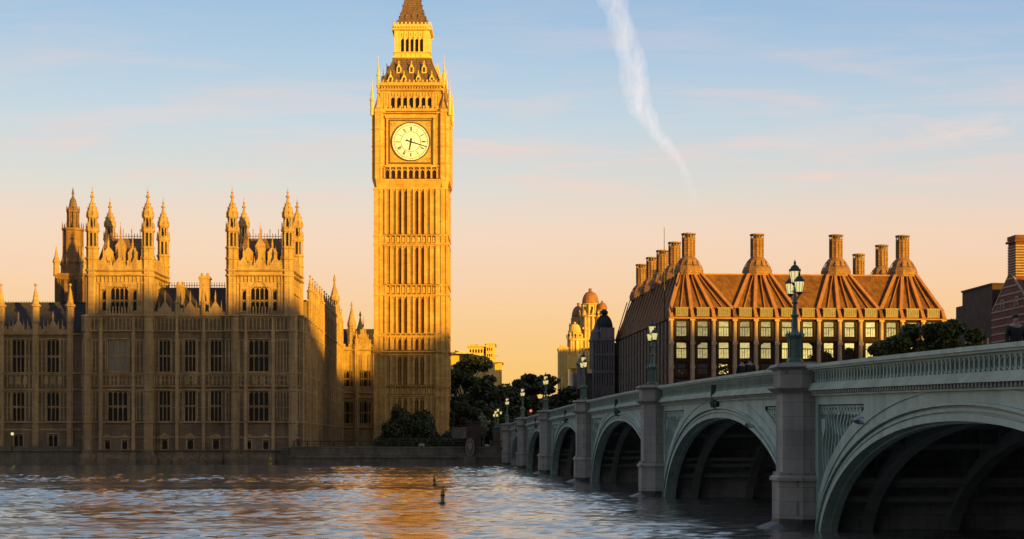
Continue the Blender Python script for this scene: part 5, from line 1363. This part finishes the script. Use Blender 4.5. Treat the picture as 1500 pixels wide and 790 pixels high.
# ------------------------------------------------------------------ brick buildings at the right
def bricks():
    ang = math.atan2(math.cos(PHI), -math.sin(PHI))       # direction away along the bridge
    # frame: u runs towards the camera, outward faces the bridge
    x0, y0 = PX(1453, 400), 400.0; KS = 1.333
    F0 = Fr(x0, y0, ang+PI); F = lambda u, w, z: F0(u*KS, w*KS, z)                                 # u towards the viewer; outward = rotated -90
    sgn = 1 if F(0, 1, 0)[0] < x0 else -1
    if sgn < 0: print('brick frame outward flipped')
    t = thing('striped_brick_building', 'red brick gabled building with pale stone stripes and a striped chimney', 'building', (x0, y0, GZ))
    zg = lambda p, Y: PZ(p, Y)
    ez = zg(455, 400); pk = zg(402, 388)
    m = MB(F); m.box(0, 34, -16, 0, GZ, ez)
    m.prism([(0.3, ez), (17.7, ez), (9.6, pk), (8.4, pk)], 'w', -1.2, 0)
    m.prism([(0.3, ez), (17.7, ez), (10, pk-1.5), (8, pk-1.5)], 'w', -15, -1.2)
    obj('wall', m, M['brick'], t)
    m = MB(F)
    zz = GZ+1.5
    while zz < pk-1:
        a, b = (0, 34) if zz < ez else (0.3+8.4*(zz-ez)/(pk-ez)+.1, 17.7-8.1*(zz-ez)/(pk-ez)-.1)
        m.box(a, b, 0, .12, zz, zz+.34); zz += 1.75
    for s0, s1 in ((0.3, 8.4), (17.7, 9.6)): m.bar((s0, -.1, ez), (s1, -.1, pk), .28)
    for u in (5.6, 12.4): m.box(u-.9, u-.65, 0, .16, ez-.3, ez+1.9); m.box(u+.65, u+.9, 0, .16, ez-.3, ez+1.9); m.box(u-.9, u+.9, 0, .16, ez+1.7, ez+1.95)
    for u in (23, 30):
        for zb in (8, 13, 18, 23): m.box(u-.9, u-.65, 0, .16, zb, zb+2.4); m.box(u+.65, u+.9, 0, .16, zb, zb+2.4); m.box(u-.9, u+.9, 0, .16, zb+2.2, zb+2.5)
    obj('stone_band', m, M['band_stone'], t)
    for u in (5.6, 12.4, 9, 3, 15, 23, 30):
        for zb, zt in (((ez-.2, ez+1.7),) if u in (5.6, 12.4) else ((8, 10.2), (13, 15.2), (18, 20.2), (23, 25.2))):
            f = obj('window', MB(F).box(u-.7, u-.6, 0, .1, zb, zt).box(u+.6, u+.7, 0, .1, zb, zt).box(u-.05, u+.05, 0, .1, zb, zt).box(u-.7, u+.7, 0, .1, zt-.1, zt).box(u-.7, u+.7, 0, .1, (zb+zt)/2-.05, (zb+zt)/2+.05), M['band_stone'], t)
            obj('pane', MB(F).box(u-.6, u+.6, .0, .04, zb, zt-.1), M['leaded'], f)
    m = MB(F); m.prism([(16, ez), (34.5, ez), (34.5, ez+1), (25, pk-1.0), (16, pk-1.0)], 'w', -15.8, -1.4) ; m.prism([(0.5, ez+.1), (17.5, ez+.1), (9.7, pk-.3), (8.3, pk-.3)], 'w', -15.9, -15)
    rf = obj('roof', m, M['tile'], t)
    m = MB(F); u, w = 9.0, -1.2; ct = zg(346, 388); m.box(u-1.9, u+1.9, w-1.1, w+.9, ez+2, ct-.9, .96); m.box(u-2.25, u+2.25, w-1.4, w+1.2, ct-1.6, ct-1.1); m.box(u-2.0, u+2.0, w-1.2, w+1.0, ct-.9, ct)
    ch = obj('chimney', m, M['brick'], t)
    m = MB(F); zz = pk-.6
    while zz < ct-2: m.box(u-1.96, u+1.96, w-1.14, w+.94, zz, zz+.28); zz += .62
    obj('chimney_band', m, M['band_stone'], ch)
    t = thing('dark_brick_block', 'tall plain dark brick block between the bronze roof and the striped gable', 'building', (PX(1430, 411), 411, GZ))
    m = MB(F); m.box(-16.5, -.3, -13, -.2, GZ, zg(423, 411)); m.box(-16.7, -.1, -13.2, 0, zg(423, 411), zg(423, 411)+.4); m.box(-15, -10, -8, -3, zg(423, 411), zg(423, 411)+.9)
    m.box(-21, -16.6, -12, -.5, GZ, zg(447, 421))
    for k in range(9): m.box(-20.6, -17.0, -.5, -.3, 6+k*2.6, 6.3+k*2.6)
    obj('wall', m, M['dark_brick'], t)
    m = MB(F)
    for k in range(8):
        for c in (-14.5, -11.5, -8.5, -5.5, -2.5): m.box(c-.5, c+.5, -.2, -.17, 5+k*3.1, 6.6+k*3.1)
    obj('window', m, M['leaded'], t)
bricks()

# ------------------------------------------------------------------ trees
def foliage(seed, R0, H, zc, n, size, clumps=26, flat=1.0):
    """leaf-sized quads gathered in uneven clumps"""
    rg = np.random.RandomState(seed); C = []
    for k in range(clumps):
        d = rg.normal(size=3); d /= np.linalg.norm(d); rr = rg.uniform(.35, .95)
        C.append((d[0]*R0*rr, d[1]*R0*rr, zc+d[2]*H*rr*(1 if d[2] > 0 else .8), rg.uniform(.20, .36)*R0))
    C = np.array(C); C[:, 2] = zc-H+(C[:, 2]-C[:, 2].min())/(C[:, 2].max()-C[:, 2].min())*(2*H-.20*R0); C[C[:, 2] > zc+.6*H, :2] *= .88; idx = rg.randint(0, clumps, n)
    d = rg.normal(size=(n, 3)); d /= np.linalg.norm(d, axis=1)[:, None]; rad = C[idx, 3]*(rg.rand(n)**.45)
    p = C[idx, :3]+d*rad[:, None]*np.array([1, 1, .75*flat])
    a = rg.normal(size=(n, 3)); a /= np.linalg.norm(a, axis=1)[:, None]; b = np.cross(a, rg.normal(size=(n, 3))); b /= np.linalg.norm(b, axis=1)[:, None]
    s = size*rg.uniform(.6, 1.3, n)[:, None]
    q = np.stack([p-a*s, p-b*s*.6, p+a*s, p+b*s*.6], 1).reshape(-1, 3)
    m = MB(); m.v = [tuple(x) for x in q]; m.f = [tuple(range(4*i, 4*i+4)) for i in range(n)]; m.sm = [False]*n
    return m, C
def tree(name, label, x, y, z0, h, r, seed, leaf='leaf', bark='bark', n=9000, size=.34, group=None, src=None, rz=0.0, sc=(1,1,1), low=.30):
    if src:
        t = copy_tree(src); t.location = (x, y, z0); t.rotation_euler = (0, 0, rz); t.scale = sc; t['label'] = label
        if group: t['group'] = group
        return t
    t = thing(name, label, 'tree', (x, y, z0), group)
    r *= 1.0; zc = h*(low+1)/2; m, C = foliage(seed, r, h*(1-low)/2, zc, n, size)
    rr = random.Random(seed); tr = MB(); k = r/6+.25
    pts = [(0, 0, 0), (rr.uniform(-.3,.3), rr.uniform(-.3,.3), h*.2), (rr.uniform(-.5,.5), rr.uniform(-.5,.5), h*.42), (rr.uniform(-.6,.6), rr.uniform(-.6,.6), h*.7)]
    rad = [.42*k, .33*k, .25*k, .10*k]
    for i in range(3): tr.bar(pts[i], pts[i+1], rad[i], 8, rad[i+1], True)
    for c in C[:16]:
        b = pts[1] if c[2] < zc else pts[2]; mid = tuple((b[j]+c[j])/2+(.5 if j == 2 else 0) for j in range(3))
        tr.bar(b, mid, .14*k, 5, .09*k); tr.bar(mid, (c[0], c[1], c[2]), .09*k, 5, .03*k)
    obj('trunk', tr, M[bark], t, local=True); obj('crown', m, M[leaf], t, local=True)
    return t
G1 = 'dark trees between the clock tower and the bridge'
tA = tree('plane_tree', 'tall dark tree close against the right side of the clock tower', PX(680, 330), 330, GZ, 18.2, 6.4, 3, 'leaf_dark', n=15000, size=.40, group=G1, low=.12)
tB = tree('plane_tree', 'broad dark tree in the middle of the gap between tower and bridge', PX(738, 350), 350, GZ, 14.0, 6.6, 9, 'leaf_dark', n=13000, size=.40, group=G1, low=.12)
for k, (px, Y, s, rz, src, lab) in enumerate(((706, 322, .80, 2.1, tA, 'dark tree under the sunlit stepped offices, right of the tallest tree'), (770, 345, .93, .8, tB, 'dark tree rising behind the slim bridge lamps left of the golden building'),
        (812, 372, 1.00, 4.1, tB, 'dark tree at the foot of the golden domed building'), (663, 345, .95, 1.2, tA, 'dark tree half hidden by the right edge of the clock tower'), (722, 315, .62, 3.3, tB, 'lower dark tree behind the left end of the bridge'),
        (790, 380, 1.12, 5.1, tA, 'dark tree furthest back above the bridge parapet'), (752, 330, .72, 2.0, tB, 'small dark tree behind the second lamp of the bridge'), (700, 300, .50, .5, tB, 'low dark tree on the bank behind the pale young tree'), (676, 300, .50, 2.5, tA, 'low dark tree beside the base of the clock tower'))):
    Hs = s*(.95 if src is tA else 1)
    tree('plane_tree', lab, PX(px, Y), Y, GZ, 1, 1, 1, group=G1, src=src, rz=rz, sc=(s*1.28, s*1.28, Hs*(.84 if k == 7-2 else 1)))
G2 = 'green trees in front of the bronze roofed block'
tC = tree('plane_tree', 'tallest green tree in front of the bronze roofed block', PX(1352, 306), 306, GZ, 22.0, 6.4, 21, 'leaf', n=34000, size=.36, group=G2, low=.25)
tree('plane_tree', 'left green tree hiding the lower windows of the bronze roofed block', PX(1298, 304), 304, GZ, 1, 1, 1, group=G2, src=tC, rz=1.9, sc=(1.1, 1.1, .90))
tree('plane_tree', 'right green tree against the plain dark brick block', PX(1392, 300), 300, GZ, 1, 1, 1, group=G2, src=tC, rz=4.0, sc=(1.22, 1.22, 1.03))
# evergreen mound by the foot of the clock tower
def bush(x, y, r, h, seed, label, name='holm_oak', n=15000, leaf='leaf_dark'):
    t = thing(name, label, 'tree', (x, y, GZ)); rg = np.random.RandomState(seed)
    d = rg.normal(size=(n, 3)); d /= np.linalg.norm(d, axis=1)[:, None]; d[:, 2] = np.abs(d[:, 2])
    lump = 1+.10*np.sin(d[:, 0]*7+seed)+.08*np.sin(d[:, 1]*9+2)+.07*np.sin(d[:, 2]*11+d[:, 0]*6)
    p = d*np.array([r, r*.8, h])*(lump*rg.uniform(.80, 1.02, n))[:, None]
    a = rg.normal(size=(n, 3)); a /= np.linalg.norm(a, axis=1)[:, None]; b = np.cross(a, rg.normal(size=(n, 3))); b /= np.linalg.norm(b, axis=1)[:, None]; s = .22*rg.uniform(.6, 1.4, n)[:, None]
    q = np.stack([p-a*s, p-b*s*.6, p+a*s, p+b*s*.6], 1).reshape(-1, 3); m = MB(); m.v = [tuple(v) for v in q]; m.f = [tuple(range(4*i, 4*i+4)) for i in range(n)]; m.sm = [False]*n
    obj('trunk', MB().lathe(0, 0, [(.4, 0), (.25, h*.5)], 8), M['bark'], t, local=True); obj('crown', m, M[leaf], t, local=True); return t
bush(PX(600, 285), 285, 5.3, PZ(602, 285)-GZ, 4, 'dark rounded evergreen tree in front of the clock tower base')
bush(PX(660, 278), 278, 2.4, 2.4, 8, 'small dark shrub at the right of the clock tower base', 'shrub', 2500)
# pale young tree on the quay
t = tree('young_tree', 'pale thin young tree beside the dark kiosk at the river edge', PX(708, 262), 262, GZ, 5.4, 1.05, 33, 'leaf_pale', 'bark_pale', n=700, size=.16, low=.42)

# ------------------------------------------------------------------ bits on the far quay
def kiosk():
    Y = 258; x0, x1 = PX(683.5, Y), PX(704, Y); t = thing('kiosk', 'small dark flat-roofed kiosk on the quay left of the bridge', 'kiosk', ((x0+x1)/2, Y, GZ))
    m = MB(); m.box(x0, x1, Y, Y+2.4, GZ, PZ(619, Y)); obj('wall', m, M['dark_brick'], t)
    m = MB(); m.box(x0-.2, x1+.2, Y-.3, Y+2.6, PZ(619, Y), PZ(617, Y)); obj('roof', m, M['slate'], t)
    f = obj('door', MB().box(x0+.5, x0+1.3, Y-.05, Y, GZ, GZ+2), M['dark_iron'], t)
    # low bright wall with coping, left of it
    tag(obj('low_wall', MB().box(PX(662, 270), PX(683, 270), 270, 270.5, GZ, PZ(628, 270)).box(PX(661, 270), PX(684, 270), 269.9, 270.6, PZ(628, 270), PZ(626, 270)), M['river_wall']), 'short pale wall between the clock tower and the dark kiosk', 'wall')
    Y = 249.6; x = PX(688.5, Y); t = thing('stone_roundel', 'tall oval carved stone medallion on the quay wall below the kiosk', 'monument', (x, Y, .2))
    zc = PZ(655, Y); q = [(x+.62*math.cos(2*PI*k/24), zc+1.35*math.sin(2*PI*k/24)) for k in range(24)]
    m = MB(Fr(0, 0, 0)); m.prism(q, 'w', -Y-.5, -Y+.15); obj('disc', m, M['river_wall'], t)
    m = MB(Fr(0, 0, 0))
    for k in range(24): a, b = 2*PI*k/24, 2*PI*(k+1)/24; m.bar((x+.58*math.cos(a), -Y+.18, zc+1.3*math.sin(a)), (x+.58*math.cos(b), -Y+.18, zc+1.3*math.sin(b)), .08)
    m.prism([(x-.26, zc+.55), (x+.26, zc+.55), (x+.24, zc-.2), (x, zc-.6), (x-.24, zc-.2)], 'w', -Y+.15, -Y+.25)
    for k in (-1, 1): m.ball((x, -Y+.15, zc+k*.92), .14, 8, 5)
    obj('carving', m, M['band_stone'], t)
    obj('base', MB().box(x-.9, x+.9, Y-.4, Y+.4, -1.5, zc-1.3), M['river_wall'], t)
    # hedge and gate house below the cross wing
    m = MB(); rg = np.random.RandomState(3); n = 6000; a0, a1 = PX(548, 262), PX(683, 262)
    P_ = np.stack([rg.uniform(a0, a1, n), rg.uniform(261, 262.4, n), GZ+1.35*rg.rand(n)**.6], 1); a = rg.normal(size=(n, 3)); a /= np.linalg.norm(a, axis=1)[:, None]; b = np.cross(a, rg.normal(size=(n, 3))); b /= np.linalg.norm(b, axis=1)[:, None]; s = .15
    m.v = [tuple(v) for v in np.stack([P_-a*s, P_-b*s*.6, P_+a*s, P_+b*s*.6], 1).reshape(-1, 3)]; m.f = [tuple(range(4*i, 4*i+4)) for i in range(n)]; m.sm = [False]*n
    t = thing('hedge', 'long low dark hedge along the quay in front of the clock tower', 'hedge', ((a0+a1)/2, 261.7, GZ)); obj('crown', m, M['leaf_dark'], t); obj('stem', MB().box(a0+.2, a1-.2, 261.4, 262, GZ, GZ+1.0), M['bark'], t)
    x = PX(617.5, 260.5); tag(obj('notice_board', MB().box(x-.45, x+.45, 260.45, 260.52, GZ+.25, GZ+.62).box(x-.4, x-.34, 260.52, 260.58, GZ, GZ+.6).box(x+.34, x+.4, 260.52, 260.58, GZ, GZ+.6), M['plaster']), 'tiny pale board low in front of the dark hedge', 'board')
    # traffic signal by the far road
    Y = 300; x = PX(777.5, Y); t = thing('traffic_signal', 'traffic signal glowing red over the far part of the bridge parapet', 'traffic light', (x, Y, GZ)); zz = PZ(602, Y)
    obj('pole', MB().lathe(x, Y, [(.08, GZ), (.06, zz+.4)], 6), M['dark_iron'], t); obj('housing', MB().box(x-.25, x+.25, Y-.1, Y+.15, zz-.75, zz+.45), M['dark_iron'], t)
    obj('lens', MB().ball((x, Y-.12, zz), .20, 8, 5), M['red_lamp'], t)
kiosk()

# ------------------------------------------------------------------ river marks
def marker(px, py, h, r, lab, lean=0.0, mt='yellow_paint'):
    Y = 2470*3.4/(py-648); x = PX(px, Y); t = thing('river_marker', lab, 'buoy', (x, Y, 0), 'marker posts standing in the river')
    m = MB(); m.lathe(0, 0, [(r*.9, -.4), (r, h*.3), (r*.9, h*.75), (r*.6, h*.8)], 10); m.box(-r*.4, r*.4, -r*.4, r*.4, h*.8, h); obj('post', m, M[mt], t, local=True)
    obj('collar', MB().lathe(0, 0, [(r*1.15, h*.42), (r*1.15, h*.52)], 10), M['dark_iron'], t, local=True); obj('float', MB().lathe(0, 0, [(r*1.9, -.25), (r*2.1, .02), (r*1.2, .1)], 10), M['weed'], t, local=True)
    t.rotation_euler = (0, lean, 0)
marker(648, 738, .98, .115, 'slim yellowish marker post alone in the golden reflection', .03); marker(636.5, 711, .85, .11, 'fainter further marker post behind the slim one in the river', -.03)
marker(396, 683.5, 1.6, .26, 'yellow buoy against the plinth of the right palace pavilion', 0)

# ------------------------------------------------------------------ people
def skin_mesh(verts, edges, radii, root=0, sub=1):
    me = bpy.data.meshes.new('tmp'); me.from_pydata(verts, edges, []); o = bpy.data.objects.new('tmp', me); COL.objects.link(o)
    md = o.modifiers.new('s', 'SKIN'); md.use_smooth_shade = True
    for i, r in enumerate(radii):
        sv = me.skin_vertices[0].data[i]; sv.radius = (r, r) if not isinstance(r, tuple) else r; sv.use_root = (i == root)
    s2 = o.modifiers.new('d', 'SUBSURF'); s2.levels = sub; s2.render_levels = sub
    dg = bpy.context.evaluated_depsgraph_get(); dg.update(); ev = o.evaluated_get(dg); new = bpy.data.meshes.new_from_object(ev)
    bpy.data.objects.remove(o); bpy.data.meshes.remove(me); return new
def mesh_obj(name, me, mt, parent):
    for p in me.polygons: p.use_smooth = True
    me.name = name; me.materials.clear(); me.materials.append(mt); o = bpy.data.objects.new(name, me); COL.objects.link(o); o.parent = parent; return o
def make_person(coat, label, hgt=1.75, stride=.22):
    k = hgt/1.75; S_ = lambda x, y, z: (x*k, y*k, z*k); t = thing('person', label, 'person')
    V_ = [S_(0,0,.95), S_(0,0,1.15), S_(0,0,1.40), S_(0,.01,1.52), S_(0,.03,1.60), S_(0,.03,1.68),
          S_(.10,0,.90), S_(.10,stride*.5,.50), S_(.10,stride*.3,.08), S_(.10,stride*.3+.13,.03),
          S_(-.10,0,.90), S_(-.10,-stride*.2,.50), S_(-.10,-stride*.9,.10), S_(-.10,-stride*.9+.13,.03),
          S_(.19,0,1.40), S_(.24,-.05,1.13), S_(.24,.08,.90), S_(.24,.12,.80), S_(-.19,0,1.40), S_(-.24,.03,1.13), S_(-.24,.12,.92), S_(-.24,.16,.82)]
    E = [(0,1),(1,2),(2,3),(3,4),(4,5),(0,6),(6,7),(7,8),(8,9),(0,10),(10,11),(11,12),(12,13),(2,14),(14,15),(15,16),(16,17),(2,18),(18,19),(19,20),(20,21)]
    Rr = [.13,.12,.13,.055,.085,.08,.085,.06,.042,.04,.085,.06,.042,.04,.06,.045,.035,.035,.06,.045,.035,.035]
    body = mesh_obj('body', skin_mesh(V_, E, [r*k for r in Rr]), M['skin'], t)
    ti = [0,6,7,8,10,11,12]; mp = {a: i for i, a in enumerate(ti)}
    mesh_obj('trousers', skin_mesh([V_[i] for i in ti], [(mp[a], mp[b]) for a, b in E if a in mp and b in mp], [k*r for r in (.15,.105,.08,.06,.105,.08,.06)]), M['navy_cloth'], t)
    ci = [0,1,2,14,15,16,18,19,20]; mp = {a: i for i, a in enumerate(ci)}; cv = [V_[i] for i in ci]; cv[0] = S_(0,0,.80)
    mesh_obj('coat', skin_mesh(cv, [(mp[a], mp[b]) for a, b in E if a in mp and b in mp], [k*r for r in (.19,.165,.165,.085,.065,.052,.085,.065,.052)]), coat, t)
    h = MB(); h.ball((0, -.015*k, 1.685*k), .105*k, 10, 6, (1, 1.05, .85)); obj('hair', h, M['hair'], t, local=True)
    return t
def on_bridge(o, T_t, w, rz): x, y, z = BR(T_t, w, zcor(T_t)+.25); o.location = (x, y, z); o.rotation_euler = (0, 0, rz)
p0 = make_person(M['black_cloth'], 'person in dark coat, head showing over the parapet left of the big lamp'); on_bridge(p0, 165.2, -1.5, PHI)
p1 = copy_tree(p0); p1['label'] = 'second dark-coated person walking just right of the first beside the big lamp'; on_bridge(p1, 166.6, -1.6, PHI)
p2 = copy_tree(p0); p2['label'] = 'person in dark clothes on the bridge in front of the striped brick building'; on_bridge(p2, 202.6, -1.5, PHI+PI)
p3 = make_person(M['red_cloth'], 'tiny person in red jacket standing at the right corner of the palace terrace', 1.75, .05); p3.location = (PX(436.3, 258), 258, GZ); p3.rotation_euler = (0, 0, PI)
m = MB(); m.box(-37.0, -32.9, 256.5, 263.0, -3, GZ); m.box(-37.1, -32.8, 256.4, 257, GZ-.3, GZ+.05); 
land_ = tag(obj('corner_terrace', MB().box(-35.2, -32.9, 256.8, 262.2, -3, GZ), M['river_wall']), 'small stone platform at the right corner of the palace by the water', 'platform')

# ------------------------------------------------------------------ gulls
def gull(loc, rz, roll, sc, label):
    t = thing('gull', label, 'bird', loc, 'gulls flying by the bridge')
    V_ = [(0,0,0),(0,.16,.02),(0,.24,.05),(0,.30,.04),(0,-.15,0),(0,-.28,0),(.18,.05,.10),(.42,-.02,.14),(.66,-.14,.06),(-.18,.05,.10),(-.42,-.02,.14),(-.66,-.14,.06)]
    E = [(0,1),(1,2),(2,3),(0,4),(4,5),(1,6),(6,7),(7,8),(1,9),(9,10),(10,11)]
    me = skin_mesh(V_, E, [(.07,.07),(.06,.06),(.04,.04),(.012,.012),(.05,.04),(.05,.012),(.10,.015),(.07,.012),(.012,.008),(.10,.015),(.07,.012),(.012,.008)])
    o = mesh_obj('body', me, M['feather'], t); m = MB(); m.bar((0,.29,.04), (0,.36,.025), .012, 5, .003); obj('beak', m, M['yellow_paint'], t, local=True)
    t.rotation_euler = (R(8), roll, rz); t.scale = (sc,)*3
Yg = 62; gull((PX(1097, Yg), Yg, PZ(625, Yg)), R(65), R(6), .75, 'gull gliding inside the dark second arch from the right')
Yg = 42; gull((PX(1259, Yg), Yg, PZ(619, Yg)), R(80), R(-8), .85, 'gull gliding past the green rim of the nearest arch')

# ------------------------------------------------------------------ buildings on the near bank, behind the viewer (their shade falls across the river)
def near_bank():
    dirv = (math.sin(R(SUN_AZ)), -math.cos(R(SUN_AZ))); te = math.tan(R(SUN_EL))
    def spec(Xt, Yt, zt, Yo):     # where the roofline must stand so its shade reaches height zt at the target
        k = (Yt-Yo)/math.cos(R(SUN_AZ)); return Xt+k*dirv[0], zt+k*te
    Yo = -60
    pts = [spec(PX(-260, 263), 263, 23.5, Yo), spec(PX(60, 263), 263, 23.6, Yo), spec(PX(128, 263), 263, 24.8, Yo), spec(PX(150, 263), 263, 26.6, Yo), spec(PX(165, 263), 263, 26.4, Yo), spec(PX(196, 263), 263, 26.8, Yo), spec(PX(212, 263), 263, 26.2, Yo), spec(PX(222, 263), 263, 24.0, Yo), spec(PX(300, 263), 263, 23.2, Yo),
           spec(PX(340, 263), 263, 25.4, Yo), spec(PX(375, 263), 263, 24.9, Yo), spec(PX(400, 263), 263, 25.6, Yo), spec(PX(432, 263), 263, 25.6, Yo), spec(PX(445, 266), 266, 23.0, Yo)]
    pts += [spec(PX(552, 294), 294, 19.3, Yo), spec(PX(600, 294), 294, 19.4, Yo), spec(PX(612, 294), 294, 20.2, Yo), spec(PX(616, 294), 294, 22.3, Yo), spec(PX(640, 294), 294, 22.6, Yo), spec(PX(643, 294), 294, 20.0, Yo), spec(PX(655, 294), 294, 20.0, Yo)]
    pts += [spec(PX(740, 360), 360, 20, Yo), spec(PX(985, 330), 330, 25.5, Yo), spec(PX(1010, 330), 330, 24.2, Yo), spec(PX(1200, 333), 333, 24, Yo), spec(PX(1385, 335), 335, 24.0, Yo), spec(PX(1500, 300), 300, 24, Yo), spec(PX(1700, 300), 300, 26, Yo), spec(PX(860, 530), 530, 22, Yo), spec(PX(830, 530), 530, 22, Yo)]
    pts.sort()
    blocks = []; step = [pts[0]]
    names = 0
    # group the skyline into separate buildings of 40-60 m
    xs = [p[0] for p in pts]; cuts = [xs[0]-190, xs[0]+40, 245, 300, 350, 410, 470, xs[-1]+60]
    cuts = sorted(cuts)
    for bi, (c0, c1) in enumerate(zip(cuts, cuts[1:])):
        lab = ['long pale stone riverside block behind the viewer, %s of the row' % o_ for o_ in ('first', 'second', 'third', 'fourth', 'fifth', 'sixth', 'seventh')][bi]
        t = thing('riverside_block', lab, 'building', ((c0+c1)/2, Yo, 2.4), 'blocks on the near bank'); m = MB(); hmin = min([interp(x, pts) for x in (c0, c1)]+[p[1] for p in pts if c0 <= p[0] <= c1])-2
        m.box(c0+.01, c1-.01, Yo-18, Yo, 2.4, hmin)
        q = [(c0, interp(c0, pts))]+[p for p in pts if c0 < p[0] < c1]+[(c1, interp(c1, pts))]
        m.prism([(c0, hmin-.1)]+q+[(c1, hmin-.1)], 'w', -8, 0) if False else None
        mm = MB(Fr(0, Yo, 0)); mm.prism([(c0+.01, hmin-.1)]+q+[(c1-.01, hmin-.1)], 'w', -9, -.5)
        obj('wall', m, M['grey_stone'], t); obj('roof', mm, M['slate'], t)
        w = MB(Fr(0, Yo, 0)); n = int((c1-c0)/4)
        for i in range(n):
            for zz in range(5, int(hmin)-2, 4): u = c0+(i+.5)*(c1-c0)/n; w.box(u-.7, u+.7, .0, .08, zz, zz+2.2)
        obj('window', w, M['leaded'], t)
near_bank()
